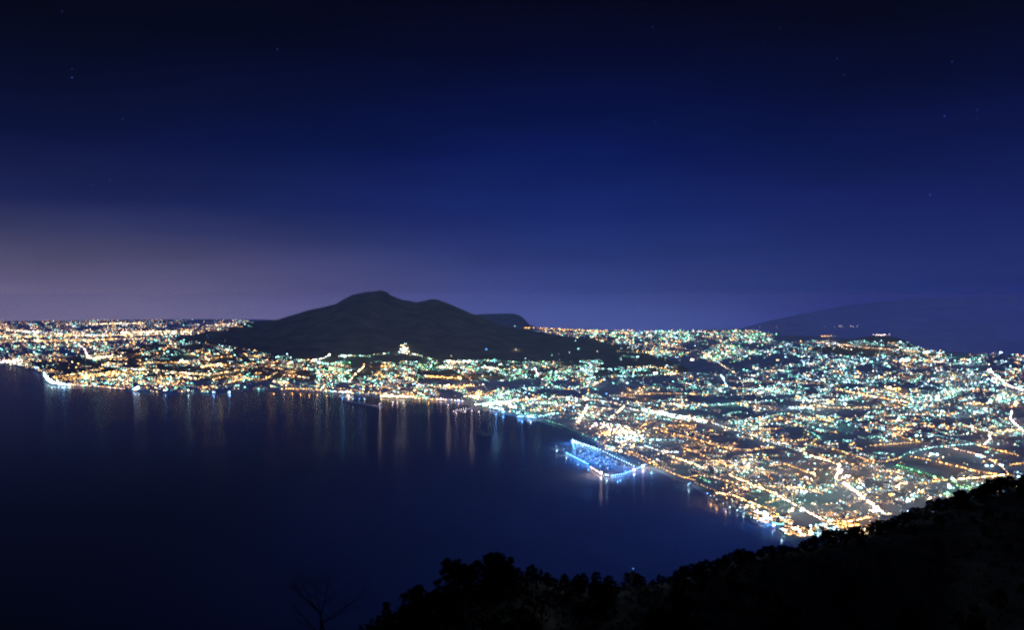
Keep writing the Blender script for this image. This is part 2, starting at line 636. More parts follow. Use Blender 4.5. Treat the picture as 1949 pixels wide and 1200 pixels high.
# ------------------------------------------------------------------ streets and their lamps
# (colour codes cycled, spacing in picture pixels, output level, points, where)
ROADS = [
    ('o', 1.8, 2, [(1000, 625), (1060, 627), (1155, 632)], 'on the straight road at the far edge of the plain'),
    ('op', 3, 1, [(1350, 634), (1395, 633), (1435, 631)], 'on the far pink road'),
    ('owt', 4, 1, [(1175, 670), (1230, 673), (1310, 678)], 'north'),
    ('w', 2.0, 2, [(1337, 672), (1365, 690), (1390, 707), (1402, 714)], 'diag'),
    ('ow', 3, 2, [(1210, 700), (1240, 700), (1262, 703), (1297, 715)], 'mid'),
    ('cw', 2, 2, [(1103, 700), (1117, 712)], 'mid'),
    ('ct', 3, 2, [(1120, 702), (1150, 704), (1212, 706)], 'mid'),
    ('tc', 4, 1, [(1140, 720), (1180, 717), (1240, 716), (1300, 712), (1400, 716)], 'mid'),
    ('c', 2, 3, [(1372, 716), (1379, 727), (1383, 737)], 'mid'),
    ('o', 3.8, 2, [(1175, 755), (1205, 753), (1262, 750), (1335, 753), (1345, 754)], 'mid'),
    ('ow', 3.6, 1, [(1176, 757), (1200, 758), (1228, 761)], 'mid'),
    ('t', 5, 1, [(1250, 739), (1300, 741), (1360, 742)], 'mid'),
    ('t', 3, 1, [(1231, 745), (1236, 740), (1250, 733)], 'mid'),
    ('wp', 2.6, 2, [(1050, 757), (1100, 760), (1160, 767), (1188, 775)], 'mid'),
    ('cwc', 2.0, 3, [(1222, 782), (1262, 788), (1300, 795), (1345, 805)], 'on the floodlit avenue'),
    ('wcc', 2.4, 3, [(1228, 785), (1262, 791), (1300, 799), (1345, 808)], 'on the floodlit avenue'),
    ('cw', 2.6, 2, [(1190, 778), (1222, 786), (1262, 793), (1310, 803)], 'on the floodlit avenue'),
    ('wc', 2.6, 2, [(1355, 808), (1400, 822), (1428, 830), (1462, 843), (1495, 853), (1530, 863)], 'beside the motorway'),
    ('p', 4, 2, [(1120, 776), (1150, 779), (1172, 783)], 'mid'),
    ('wp', 2, 3, [(1187, 777), (1172, 790), (1160, 798)], 'mid'),
    ('w', 1.8, 3, [(1117, 775), (1109, 790), (1098, 808)], 'on the short straight street running to the shore'),
    ('p', 1.8, 2, [(1119, 776), (1111, 791), (1101, 809)], 'on the short straight street running to the shore'),
    ('w', 2, 2, [(1195, 770), (1225, 770)], 'mid'),
    ('w', 2.2, 2, [(1280, 763), (1308, 764)], 'mid'),
    ('cwp', 3, 2, [(1262, 770), (1310, 776)], 'mid'),
    ('ct', 3, 2, [(1310, 774), (1330, 772), (1368, 773), (1400, 770)], 'mid'),
    ('o', 3, 2, [(1218, 817), (1230, 808), (1248, 805)], 'mid'),
    ('o', 2.2, 2, [(1262, 817), (1270, 813), (1300, 812), (1325, 815)], 'mid'),
    ('o', 2.6, 2, [(1260, 823), (1285, 830), (1310, 835), (1335, 842), (1360, 850), (1385, 856), (1395, 860)], 'on the orange road across the dark fields'),
    ('o', 2.8, 2, [(1300, 856), (1330, 866), (1355, 878), (1378, 887), (1395, 890)], 'on the orange road above the marina fields'),
    ('o', 2.4, 2, [(1137, 843), (1165, 860), (1195, 866), (1215, 873), (1225, 880), (1250, 890), (1280, 905), (1303, 912), (1322, 918)], 'on the shore road by the marina'),
    ('o', 2.6, 2, [(1195, 862), (1218, 869), (1238, 879), (1252, 888)], 'on the inner shore road by the marina'),
    ('wo', 2.4, 3, [(1268, 868), (1300, 880), (1325, 889), (1342, 896)], 'on the bright street inland of the marina'),
    ('o', 2.0, 2, [(1303, 913), (1328, 908)], 'on the short spur below the marina'),
    ('ow', 2.8, 2, [(1332, 908), (1360, 913), (1385, 919), (1405, 926)], 'on the street behind the beach'),
    ('g', 3, 2, [(1330, 912), (1351, 921)], 'along the green-lit yard by the beach'),
    ('o', 1.8, 1, [(1322, 922), (1345, 931), (1372, 942)], 'on the dim beach road'),
    ('cp', 2.6, 3, [(1228, 852), (1262, 863), (1292, 864)], 'at the warehouse yard inland of the marina'),
    ('ct', 3, 2, [(1240, 840), (1290, 841), (1300, 843)], 'at the works inland of the marina'),
    ('wc', 2.6, 3, [(1160, 838), (1180, 845), (1205, 852), (1225, 856)], 'on the road from the floodlit works'),
    ('t', 2.6, 1, [(1410, 787), (1390, 788), (1386, 793), (1397, 802), (1415, 813), (1428, 826)], 'on the teal loop road'),
    ('ot', 3, 2, [(1460, 794), (1490, 790), (1520, 791)], 'plain'),
    ('o', 3, 2, [(1470, 801), (1530, 799), (1560, 799), (1582, 804)], 'plain'),
    ('t', 3, 1, [(1508, 800), (1517, 808), (1515, 815), (1500, 813), (1480, 808)], 'plain'),
    ('o', 4.2, 2, [(1464, 839), (1500, 842), (1530, 840), (1558, 838)], 'on the dotted orange road beside the dark field'),
    ('og', 2.4, 2, [(1555, 839), (1543, 846), (1530, 858)], 'on the slip road to the motorway'),
    ('t', 2.6, 2, [(1538, 824), (1555, 831), (1563, 841)], 'plain'),
    ('cw', 2.6, 2, [(1428, 829), (1470, 842), (1500, 850), (1530, 859)], 'on the motorway'),
    ('w', 2.4, 3, [(1530, 867), (1575, 880), (1600, 890)], 'on the avenue below the motorway'),
    ('wp', 1.4, 4, [(1597, 888), (1597, 899), (1593, 908), (1590, 914)], 'round the floodlit square'),
    ('o', 3, 2, [(1545, 848), (1580, 856), (1610, 865), (1640, 875), (1662, 884)], 'on the orange road above the motorway'),
    ('o', 2.6, 2, [(1395, 858), (1430, 859), (1470, 855)], 'on the orange lane between dark fields'),
    ('o', 2.6, 2, [(1370, 877), (1397, 888)], 'in the streets behind the beach'),
    ('o', 2.4, 2, [(1405, 893), (1430, 892)], 'in the streets behind the beach'),
    ('o', 2.2, 2, [(1465, 890), (1495, 886), (1510, 892), (1530, 900), (1550, 905)], 'on the orange lane in the middle of the plain'),
    ('o', 2.4, 2, [(1450, 902), (1460, 908), (1470, 916)], 'on the short orange lane in the plain'),
    ('wo', 2.2, 3, [(1385, 905), (1400, 913), (1420, 920), (1440, 930), (1455, 936), (1478, 944)], 'on the main street of the near town'),
    ('ow', 2.4, 2, [(1440, 925), (1470, 930), (1520, 932), (1545, 937), (1565, 944)], 'on the cross street of the near town'),
    ('ow', 2.2, 3, [(1362, 942), (1395, 946), (1420, 957), (1435, 963)], 'on the promenade of the near town'),
    ('o', 2.2, 2, [(1435, 963), (1457, 970), (1477, 981), (1486, 990), (1498, 1001)], 'on the promenade of the near town'),
    ('wp', 2.2, 3, [(1485, 950), (1510, 963), (1530, 975), (1555, 988), (1570, 996)], 'on the bright avenue of the near town'),
    ('o', 2.0, 2, [(1577, 998), (1572, 1003), (1550, 1007)], 'on the bend at the foot of the hill'),
    ('wo', 2.2, 3, [(1577, 996), (1615, 998), (1640, 992), (1660, 988)], 'on the road at the foot of the hill'),
    ('o', 2.2, 3, [(1590, 1002), (1610, 1006), (1640, 1003)], 'on the lower road at the foot of the hill'),
    ('wp', 1.9, 3, [(1603, 923), (1625, 938), (1650, 958), (1670, 972), (1684, 982)], 'on the long bright avenue ending at the hill'),
    ('pw', 2.4, 3, [(1606, 922), (1629, 938), (1654, 958), (1672, 971)], 'on the long bright avenue ending at the hill'),
    ('c', 1.6, 3, [(1637, 919), (1647, 932), (1630, 932)], 'round the cyan-lit forecourt'),
    ('oc', 2.8, 2, [(1660, 897), (1690, 900), (1720, 905)], 'near'),
    ('wc', 2.0, 3, [(1655, 975), (1680, 978)], 'beside the avenue end'),
    ('op', 3.2, 2, [(1683, 794), (1720, 792), (1780, 791)], 'plain'),
    ('t', 2.8, 1, [(1790, 790), (1800, 793), (1826, 799)], 'plain'),
    ('o', 1.9, 1, [(1820, 809), (1850, 817), (1876, 823)], 'plain'),
    ('op', 3, 2, [(1692, 804), (1720, 803)], 'plain'),
    ('op', 3, 2, [(1693, 820), (1740, 820)], 'plain'),
    ('o', 2.6, 2, [(1700, 833), (1713, 830), (1718, 837), (1755, 844), (1740, 845), (1700, 848), (1655, 851)], 'on the hairpin orange road'),
    ('o', 2.4, 2, [(1655, 876), (1670, 882), (1690, 881), (1712, 875)], 'on the bend above the motorway'),
    ('t', 2.8, 2, [(1712, 875), (1725, 866), (1745, 862)], 'on the teal-lit road crossing the plain'),
    ('ct', 2.9, 2, [(1748, 860), (1775, 855), (1795, 852), (1850, 848)], 'on the teal-lit road crossing the plain'),
    ('o', 2.4, 2, [(1734, 872), (1760, 877), (1800, 886), (1830, 893), (1870, 903), (1895, 906)], 'on the orange road between two dark fields'),
    ('op', 2.4, 2, [(1798, 853), (1825, 859), (1850, 866), (1862, 868), (1885, 878), (1905, 890), (1916, 902)], 'on the orange road at the right'),
    ('o', 2.2, 2, [(1860, 850), (1890, 858), (1937, 870)], 'on the orange road at the far right'),
    ('o', 2.4, 2, [(1922, 888), (1955, 884)], 'at the right edge above the hill'),
    ('p', 1.7, 3, [(1872, 850), (1886, 838), (1882, 832)], 'on the bright kinked road at the right'),
    ('ow', 3, 2, [(1884, 828), (1910, 823), (1945, 820)], 'plain'),
    ('p', 1.6, 3, [(1926, 785), (1922, 800), (1935, 812), (1952, 826)], 'plain'),
    ('g', 4.6, 2, [(1708, 889), (1750, 902), (1790, 913), (1830, 925), (1866, 938)], 'in the green-lit row beside the motorway'),
    ('g', 5.5, 2, [(1822, 928), (1862, 941), (1864, 948)], 'in the green-lit row below the motorway'),
    ('ow', 2.2, 3, [(1815, 917), (1860, 913), (1910, 908)], 'on the orange road ending at the trees'),
    ('o', 2.4, 2, [(1740, 926), (1780, 919), (1815, 916)], 'on the road under the motorway'),
    ('wo', 2.0, 3, [(1706, 931), (1712, 924), (1728, 924)], 'at the bright corner above the hill'),
    ('w', 2.0, 3, [(1710, 926), (1711, 936)], 'at the bright corner above the hill'),
    ('ct', 3.2, 1, [(1745, 825), (1790, 833), (1845, 845), (1862, 850)], 'plain'),
    ('ow', 1.9, 2, [(1590, 742), (1649, 755), (1700, 763), (1740, 770)], 'plain'),
    ('p', 1.7, 3, [(1880, 705), (1900, 720), (1920, 737), (1952, 746)], 'plain'),
    ('o', 2.4, 2, [(1949, 750), (1930, 757)], 'plain'),
    ('op', 2.2, 2, [(1590, 656), (1650, 663.5), (1720, 668), (1750, 671)], 'far'),
    ('o', 2.4, 1, [(1752, 690), (1785, 690), (1815, 693)], 'far'),
    ('c', 2.0, 3, [(1757, 673), (1790, 674)], 'far'),
    ('p', 2.0, 2, [(1660, 638.5), (1692, 639)], 'on the top of the dark hill at the right'),
    ('c', 2.2, 3, [(1500, 779), (1548, 779)], 'plain'),
    ('wo', 2.4, 2, [(1550, 773), (1580, 779), (1640, 778), (1672, 778)], 'plain'),
    ('c', 2.4, 2, [(1520, 715), (1540, 724), (1560, 728)], 'plain'),
    ('o', 3.4, 1, [(1390, 727), (1500, 728), (1600, 735)], 'plain'),
    ('wp', 2.6, 2, [(1548, 653), (1580, 655), (1600, 658)], 'far'),
    # Volcano towns and the far left city
    ('o', 3, 2, [(350, 691), (380, 689), (400, 684), (440, 680)], 'far'),
    ('ow', 2, 3, [(382, 701), (402, 697), (422, 694)], 'far'),
    ('ow', 2.6, 2, [(350, 711), (400, 715), (440, 709), (480, 700)], 'far'),
    ('w', 2.2, 3, [(350, 720), (378, 724)], 'far'),
    ('o', 2.6, 2, [(405, 724), (430, 718)], 'far'),
    ('o', 2.4, 2, [(425, 733), (468, 722)], 'far'),
    ('ow', 2.6, 2, [(440, 718), (470, 722), (500, 725), (512, 720), (527, 710)], 'far'),
    ('ow', 2.0, 3, [(520, 728), (550, 731)], 'far'),
    ('o', 2.6, 2, [(545, 742), (600, 743), (628, 746)], 'far'),
    ('cw', 2.2, 3, [(633, 748), (668, 749)], 'far'),
    ('w', 1.9, 3, [(664, 729), (675, 715), (693, 700)], 'far'),
    ('wc', 2.6, 3, [(588, 690), (600, 688), (612, 685), (628, 677)], 'far'),
    ('op', 2.4, 2, [(538, 716), (585, 720)], 'far'),
    ('t', 3.4, 1, [(520, 697), (560, 700), (600, 705), (650, 710)], 'far'),
    ('o', 2.6, 2, [(380, 743), (410, 737)], 'far'),
    ('wt', 3, 2, [(645, 680), (665, 678), (700, 680), (712, 677), (740, 674)], 'far'),
    ('cw', 2, 2, [(760, 672), (775, 675), (795, 677)], 'far'),
    ('tw', 2.8, 2, [(795, 677), (815, 683), (835, 689)], 'far'),
    ('p', 1.8, 3, [(150, 658), (160, 664), (167, 680)], 'far'),
    ('wp', 2.2, 3, [(167, 682), (180, 684), (212, 680)], 'far'),
    ('o', 2.4, 2, [(80, 652), (150, 650), (220, 646)], 'far'),
    ('o', 2.4, 2, [(100, 720), (150, 713), (200, 702)], 'far'),
    ('o', 2.4, 2, [(110, 727), (180, 718), (250, 709)], 'far'),
    ('o', 2.6, 2, [(120, 722), (190, 714), (245, 704)], 'far'),
    ('wc', 2.6, 2, [(195, 698), (230, 701), (265, 706)], 'far'),
    ('w', 2.4, 2, [(250, 703), (300, 707), (350, 712), (400, 716)], 'far'),
    ('o', 2.8, 2, [(310, 692), (350, 691)], 'far'),
    ('c', 1.5, 3, [(82, 713), (88, 722), (96, 731), (120, 734), (135, 734)], 'far'),
    ('c', 1.8, 3, [(84, 711), (92, 723), (100, 730), (118, 732)], 'far'),
    ('op', 2.8, 2, [(140, 735), (185, 737), (235, 742)], 'far'),
    ('p', 1.8, 3, [(0, 691), (20, 689), (38, 697)], 'far'),
    ('w', 1.9, 3, [(170, 618), (225, 617), (275, 617)], 'far'),
    ('pw', 1.9, 3, [(-5, 626), (35, 631), (75, 634)], 'far'),
    ('w', 1.9, 3, [(230, 635), (300, 632), (365, 633)], 'far'),
    ('ow', 2.0, 2, [(60, 650), (180, 648), (280, 645)], 'far'),
    ('ow', 2.0, 2, [(-10, 642), (90, 641), (200, 639), (310, 638)], 'far'),
    ('wp', 2.0, 2, [(385, 622), (430, 618), (465, 612)], 'far'),
    ('cw', 2.2, 3, [(845, 689), (908, 690)], 'far'),
    ('t', 4, 1, [(905, 688), (950, 688), (1000, 692)], 'far'),
    ('t', 4, 1, [(1005, 695), (1060, 698)], 'far'),
    ('o', 2.0, 3, [(812, 718), (840, 720), (877, 722)], 'far'),
    ('w', 2.2, 3, [(838, 701), (862, 702)], 'far'),
    ('w', 2.0, 3, [(925, 701), (950, 704)], 'far'),
    ('p', 1.8, 3, [(1019, 705), (1025, 719)], 'far'),
    ('w', 1.9, 3, [(725, 756), (755, 757), (788, 758)], 'far'),
    ('ow', 2.4, 2, [(790, 760), (850, 763)], 'far'),
    ('pb', 3.4, 3, [(832, 762), (860, 763), (880, 766)], 'far'),
    ('wc', 1.9, 3, [(900, 773), (940, 769), (970, 766), (985, 762)], 'far'),
    ('c', 1.9, 3, [(932, 778), (957, 781)], 'far'),
    ('wo', 2.4, 3, [(960, 770), (985, 764), (1030, 760)], 'far'),
    ('w', 4, 2, [(1014, 768), (1050, 770), (1085, 773)], 'far'),
    ('ct', 2.0, 3, [(1025, 795), (1062, 789)], 'on the bright road behind the black beach'),
    ('cb', 2.0, 3, [(985, 795), (1019, 797)], 'along the blue-lit waterfront'),
    ('bc', 7, 2, [(1346, 943), (1380, 965), (1420, 983), (1455, 1003), (1478, 1008), (1500, 1024)], 'along the shore of the near town'),
    ('tg', 4, 1, [(1040, 803), (1075, 814), (1108, 829), (1132, 840)], 'along the shore west of the marina'),
]

lamps = []                     # x, y, z, colour, level, where, road


def path_points(pts, step):
    p = np.array(pts, float)
    seg = np.hypot(*(p[1:] - p[:-1]).T)
    L = np.concatenate([[0], np.cumsum(seg)])
    n = max(2, int(L[-1] / step) + 1)
    q = np.linspace(0, L[-1], n)
    return np.stack([np.interp(q, L, p[:, 0]), np.interp(q, L, p[:, 1])], -1)


M_ROAD = noisy('asphalt', (0.04, 0.04, 0.042), (0.06, 0.06, 0.06), 0.05, 0.85)


def smooth_path(pts):
    """rounded version of a picture polyline"""
    p = np.array(pts, float)
    if len(p) < 3: return p
    out = [p[0]]
    for i in range(1, len(p) - 1):
        out += [p[i] * .75 + p[i - 1] * .25, p[i], p[i] * .75 + p[i + 1] * .25] if False else [p[i] * .8 + p[i - 1] * .2, p[i] * .8 + p[i + 1] * .2]
    out.append(p[-1])
    return np.array(out)


def ribbon(name, w, width, lift, mat):
    d = np.gradient(w[:, :2], axis=0)
    d /= np.maximum(np.hypot(d[:, 0], d[:, 1])[:, None], 1e-6)
    nrm = np.stack([-d[:, 1], d[:, 0]], -1) * width / 2
    a = np.column_stack([w[:, :2] + nrm, w[:, 2] + lift])
    b = np.column_stack([w[:, :2] - nrm, w[:, 2] + lift])
    n = len(w)
    return link_mesh(name, np.vstack([a, b]), [(i + 1, i, n + i, n + i + 1) for i in range(n - 1)], [mat])


for ri, (cols, step, lev, pts, where) in enumerate(ROADS):
    sp = smooth_path(pts)
    pp = path_points(sp, step)
    pp = pp + rng.normal(0, 0.22, pp.shape) * (1.0 if step > 3 else 1.9)
    w = G(pp[:, 0], pp[:, 1])
    for i, q in enumerate(w):
        if rng.random() < 0.12: continue
        lv = int(np.clip(lev + rng.choice([-2, -1, -1, 0, 0, 0, 1]), 0, 4))
        lamps.append((q[0], q[1], q[2], cols[i % len(cols)], lv, where, ri))
    if len(where) > 6 and 'hill' not in where[:10]:
        rw = G(*path_points(sp, 8).T)
        if len(rw) > 2:
            tag(ribbon('road', rw, 11.0, 2.2 + 0.02 * ri, M_ROAD), kind='structure')

# clusters of floodlights and single bright lights: (x, y, colour, level, spread x, spread y, count)
BLOBS = [(1180, 820, 'w', 4, 22, 7, 16), (1165, 815, 'p', 4, 22, 7, 12), (1195, 826, 'w', 3, 30, 6, 40), (1140, 812, 'p', 3, 22, 6, 24), (1160, 828, 'o', 3, 20, 4, 22),
         (1205, 838, 'c', 3, 30, 6, 40), (1180, 833, 'c', 3, 28, 6, 26), (1180, 862, 'c', 4, 2, 1, 4), (1165, 855, 'c', 3, 10, 3, 8), (1598, 900, 'p', 4, 5, 9, 8),
         (1670, 972, 'p', 4, 6, 3, 6), (1664, 977, 'c', 4, 9, 1.5, 8), (1460, 987, 'c', 4, 9, 3.5, 9), (1447, 979, 'c', 3, 14, 3, 22), (1452, 993, 'b', 4, 8, 2, 6),
         (1430, 968, 'w', 3, 14, 4, 16), (1505, 977, 'c', 4, 6, 1.5, 3), (1525, 976, 'c', 3, 6, 2, 6), (1522, 1020, 'w', 4, 3, 5, 7), (1515, 1010, 'w', 3, 6, 5, 10), (1540, 1015, 'w', 3, 9, 4, 12),
         (1497, 1012, 'p', 3, 9, 4, 10), (1488, 1012, 'c', 3, 8, 3, 7), (1473, 1004, 'p', 3, 3, 1, 4), (1543, 1006, 'c', 4, 1.5, 1, 2), (1522, 928, 'b', 4, 2, 1, 3), (1530, 940, 'c', 3, 12, 4, 10),
         (1550, 905, 'w', 3, 12, 3, 6), (1610, 910, 'p', 3, 10, 4, 8), (1540, 914, 'p', 3, 12, 3, 5), (1640, 950, 'w', 3, 14, 5, 8), (1806, 930, 'c', 4, 3, 3, 5),
         (1800, 945, 'g', 3, 4, 4, 6), (1770, 952, 'w', 3, 5, 3, 8), (1758, 940, 'o', 3, 8, 3, 8), (1725, 955, 'c', 3, 14, 4, 18), (1707, 915, 'w', 3, 7, 4, 10), (1939, 911, 'c', 4, 2, 1, 3),
         (1700, 945, 'o', 3, 8, 3, 8), (1737, 866, 'c', 2, 2, 1, 2), (1772, 868, 'c', 4, 5, 1, 5), (1782, 869, 'c', 4, 4, 0.8, 4), (1882, 890, 'c', 4, 7, 1, 6), (1905, 890, 'c', 4, 3, 2, 4), (1860, 870, 'c', 4, 4, 1.5, 4),
         (1680, 818, 'c', 3, 4, 3, 6), (1746, 833, 'c', 4, 4, 1, 4), (1710, 802, 'w', 4, 2, 1, 2), (1874, 782, 'c', 4, 3, 2, 4), (1540, 765, 'c', 3, 6, 3, 7), (1529, 768, 'c', 3, 3, 4, 5),
         (1609, 772, 'c', 3, 4, 3, 6), (1782, 760, 'c', 3, 6, 4, 9), (1722, 687, 'c', 3, 10, 2, 12), (1803, 688, 'c', 3, 2, 1, 2), (1904, 673, 'c', 3, 3, 1.5, 4), (1600, 697, 'c', 3, 12, 3, 8),
         (1765, 672, 'c', 4, 10, .8, 8), (1785, 680, 'c', 3, 4, .8, 4), (1442, 704, 'c', 3, 3, 2, 4), (1478, 687, 'w', 2, 8, .8, 6), (1496, 680, 'c', 2, 3, 2, 3),
         (1318, 686, 'p', 3, 5, 2, 6), (1205, 662, 'c', 2, 16, 5, 16), (1245, 712, 'c', 3, 10, 2, 9), (1270, 714, 'w', 3, 12, 2, 8), (1194, 731, 'c', 3, 3, 1, 3), (1212, 681, 'c', 3, 3, .5, 2), (1182, 685, 'c', 3, 1.5, 1.5, 2),
         (1154, 752, 'b', 4, .5, .5, 1), (1133, 731, 'c', 3, 6, 1.5, 6), (597, 688, 'w', 4, 3, 1.5, 4), (606, 691, 'c', 3, 5, 1, 4), (655, 680, 'c', 4, 6, 1.5, 5), (546, 675, 'c', 3, 1, 1, 1),
         (771, 668, 'c', 3, 8, 4, 20), (770, 662, 'w', 3, 5, 4, 8), (768, 672, 'c', 4, 6, .8, 4), (772, 656, 't', 2, 4, 2, 4), (926, 667, 'b', 3, .5, .5, 1), (981, 667, 'b', 3, 1.5, .4, 2), (859, 679, 'b', 2, .4, .4, 1), (1095, 650, 'c', 2, 1, .6, 2),
         (1002, 719, 'c', 3, 3, 1.5, 4), (919, 734, 'c', 3, 1.5, 1, 2), (850, 736, 'w', 3, 9, 2, 10), (855, 738, 'o', 3, 14, 2, 10), (890, 736, 'o', 3, 8, 2, 8), (800, 735, 'c', 3, 12, 3, 12), (745, 755, 'w', 4, 3, 1, 3), (905, 757, 'w', 3, 14, 4, 22), (915, 750, 'o', 3, 14, 4, 16),
         (960, 771, 'c', 4, 20, 2.5, 12), (930, 774, 'w', 4, 12, 2, 6), (975, 776, 'c', 3, 14, 3, 16), (1075, 783, 'c', 4, 1, .8, 1), (1092, 779, 'c', 3, 1, 2, 2), (990, 796, 'b', 4, 3, .8, 3), (1010, 796, 'b', 4, 5, .8, 4), (958, 788, 'b', 4, .4, .3, 1),
         (258, 743, 'b', 4, 4, 1.5, 6), (260, 741, 'c', 4, 5, 1.5, 5), (315, 745, 'b', 3, 4, .8, 3), (305, 737, 'c', 3, 5, 2, 4), (359, 745, 'c', 3, 2, 1, 2), (407, 749, 'b', 3, 3, .6, 3), (438, 749, 'c', 3, 3, .5, 3), (335, 739, 'g', 2, 5, 2, 6),
         (68, 702, 'b', 3, 6, 2, 5), (30, 690, 'p', 4, 9, 2.5, 8), (10, 689, 'p', 3, 9, 4, 16), (95, 727, 'c', 4, 5, 3, 6), (120, 733, 'b', 4, 8, .8, 4), (290, 635, 'w', 4, 18, 2, 8), (240, 634, 'w', 3, 10, 2, 10), (50, 633, 'p', 4, 20, 1, 6), (60, 650, 'w', 3, 18, 2, 14), (330, 636, 'w', 3, 30, 2, 22),
         (430, 620, 'w', 3, 18, 2, 14), (65, 672, 'c', 3, 1.5, 1.5, 2), (1070, 629, 'o', 2, 30, 1.5, 20), (1215, 635, 'b', 2, 22, .7, 14), (980, 622, 'c', 2, 3, .6, 2), (1330, 632, 'p', 2, 25, 2, 20),
         (1885, 723, 'c', 2, 14, 5, 10), (1570, 641, 'o', 2, 12, 1.2, 14), (1700, 742, 'o', 3, 14, 4, 16), (1690, 740, 'w', 3, 8, 3, 8), (1860, 770, 'o', 3, 14, 3, 14), (1935, 772, 'o', 3, 8, 3, 10), (1790, 785, 'c', 3, 8, 2, 6),
         (664, 756, 'p', 3, 3, 1.5, 6)]
BLOB_WHERE = 'on a floodlight mast'
blob_pts = []
for bx, by, bc, bl, rx, ry, n in BLOBS:
    for i in range(n):
        blob_pts.append((bx + rng.normal(0, rx * .55), by + rng.normal(0, ry * .55), bc if rng.random() < .8 else 'w', max(0, bl - int(rng.random() < .3))))
bp = np.array([(b_[0], b_[1]) for b_ in blob_pts])
bw = G(bp[:, 0], bp[:, 1])
for q, b_ in zip(bw, blob_pts):
    lamps.append((q[0], q[1], q[2], b_[2], b_[3], BLOB_WHERE, -1))

# house lights: regions of the plain (picture bounds used only to mark out the towns), palette, count
REGIONS = [(-60, 490, 609.5, 640, 'owopcto', 900, 1), (-60, 340, 638, 736, 'ootowtw', 1150, 1), (330, 600, 642, 700, 'oottcw', 190, 1), (150, 660, 690, 748, 'ootwt', 430, 1), (600, 900, 690, 762, 'ttgcwoo', 760, 1),
           (870, 1130, 686, 800, 'ttgccwo', 950, 1), (1000, 1470, 629, 690, 'ootgtcw', 1000, 1), (1110, 1450, 690, 800, 'ttcctow', 520, 1), (1430, 1955, 650, 765, 'ttccctwo', 1500, 1),
           (1400, 1955, 740, 830, 'ttcowoct', 1000, 1), (1400, 1955, 820, 960, 'tcotcw', 520, 1), (1090, 1500, 790, 905, 'towcooow', 620, 1), (1340, 1720, 880, 1022, 'ooowcwt', 620, 1)]
DARK = [(1270, 688, 75, 9), (1330, 703, 55, 7), (1180, 690, 50, 10), (1250, 734, 55, 5), (1160, 744, 30, 9), (1350, 763, 60, 6), (1390, 780, 35, 7), (1330, 787, 70, 5), (1510, 825, 45, 10), (1330, 815, 40, 5), (1600, 788, 50, 6),
        (1430, 845, 45, 6), (1500, 895, 45, 10), (1380, 838, 25, 9), (1700, 858, 50, 6), (1780, 895, 60, 12), (1830, 865, 45, 12), (1880, 895, 40, 8), (1790, 800, 20, 6), (840, 728, 45, 5), (960, 732, 50, 5), (820, 710, 40, 4), (700, 705, 30, 5),
        (1060, 748, 35, 6), (1560, 950, 50, 10), (1530, 990, 35, 7), (1650, 900, 25, 6), (1420, 735, 40, 6), (1470, 690, 60, 5), (1630, 668, 70, 6), (1280, 895, 30, 8), (1200, 880, 18, 8), (1850, 700, 50, 4), (580, 665, 80, 12)]
hp = []
for x0, x1, y0, y1, pal, n, lv in REGIONS:
    n = int(n * 3.3)
    k = 0
    tries = 0
    while k < n and tries < 90000:
        tries += 1
        x, y = rng.uniform(x0, x1), rng.uniform(y0, y1)
        cl = 0.6 * vnoise(x / 42 + y / 30, y / 11, 21) + 0.4 * vnoise(x / 15, y / 5, 22)
        if cl < 0.40 + 0.15 * rng.random() and rng.random() > 0.10: continue
        if any(((x - a) / rx) ** 2 + ((y - b_) / ry) ** 2 < 1 for a, b_, rx, ry in DARK) and rng.random() < 0.93: continue
        # keep off the bare flanks of the volcano
        lim = np.interp(x, [230, 300, 380, 450, 520, 580, 640, 760, 830, 950, 1050, 1120, 1180, 1240, 1290], [0, 640, 652, 662, 674, 684, 684, 684, 686, 687, 690, 688, 678, 660, 0])
        crest = np.interp(x, [240, 300, 350, 433, 500, 720, 900, 1000, 1085, 1150, 1215, 1250], [680, 656, 640, 625, 610, 553, 598, 628, 642, 655, 663, 690])
        if crest < y < lim and rng.random() < 0.985: continue
        warm = vnoise(x / 75, y / 17, 51) > (0.66 if x > 1400 and y < 880 else 0.58)           # some districts have sodium lamps, others mercury ones
        pl = pal + 'ooow' * 2 if warm else pal
        if rng.random() < 0.22:                      # a lane of houses
            c = pl[rng.integers(len(pl))]
            m = int(rng.integers(3, 7))
            sl = rng.choice([-0.25, 0.0, 0.06, 0.25, 0.32])
            stp = rng.uniform(2.2, 4.5)
            for i in range(m):
                hp.append((x + i * stp, y + i * stp * sl + rng.normal(0, .5), c, lv))
                k += 1
        else:
            hp.append((x, y, pl[rng.integers(len(pl))], lv))
            k += 1
FAR_PX = [(1395, 621, 'o'), (1398, 622, 'p'), (1418, 620, 'p'), (1423, 620, 'w'), (1444, 624, 'c'), (1447, 623, 'c'), (1476, 621, 'c'), (1478, 625, 'w')]
hxy = np.array([(h[0], h[1]) for h in hp])
hw = G(hxy[:, 0], hxy[:, 1])
ok = (coast_distance(hw[:, 0], hw[:, 1]) > 25) & (hw[:, 1] < np.interp(hw[:, 0] / hw[:, 1], rim_u, rim_y) + 200)
houses = []                    # x, y, z, colour, level, picture x, picture y
for i in np.where(ok)[0]:
    lv = hp[i][3] + int(rng.choice([-1, 0, 1, 2], p=[.52, .28, .12, .08]))
    houses.append((hw[i, 0], hw[i, 1], hw[i, 2], hp[i][2], int(np.clip(lv, 0, 4)), hxy[i, 0], hxy[i, 1]))
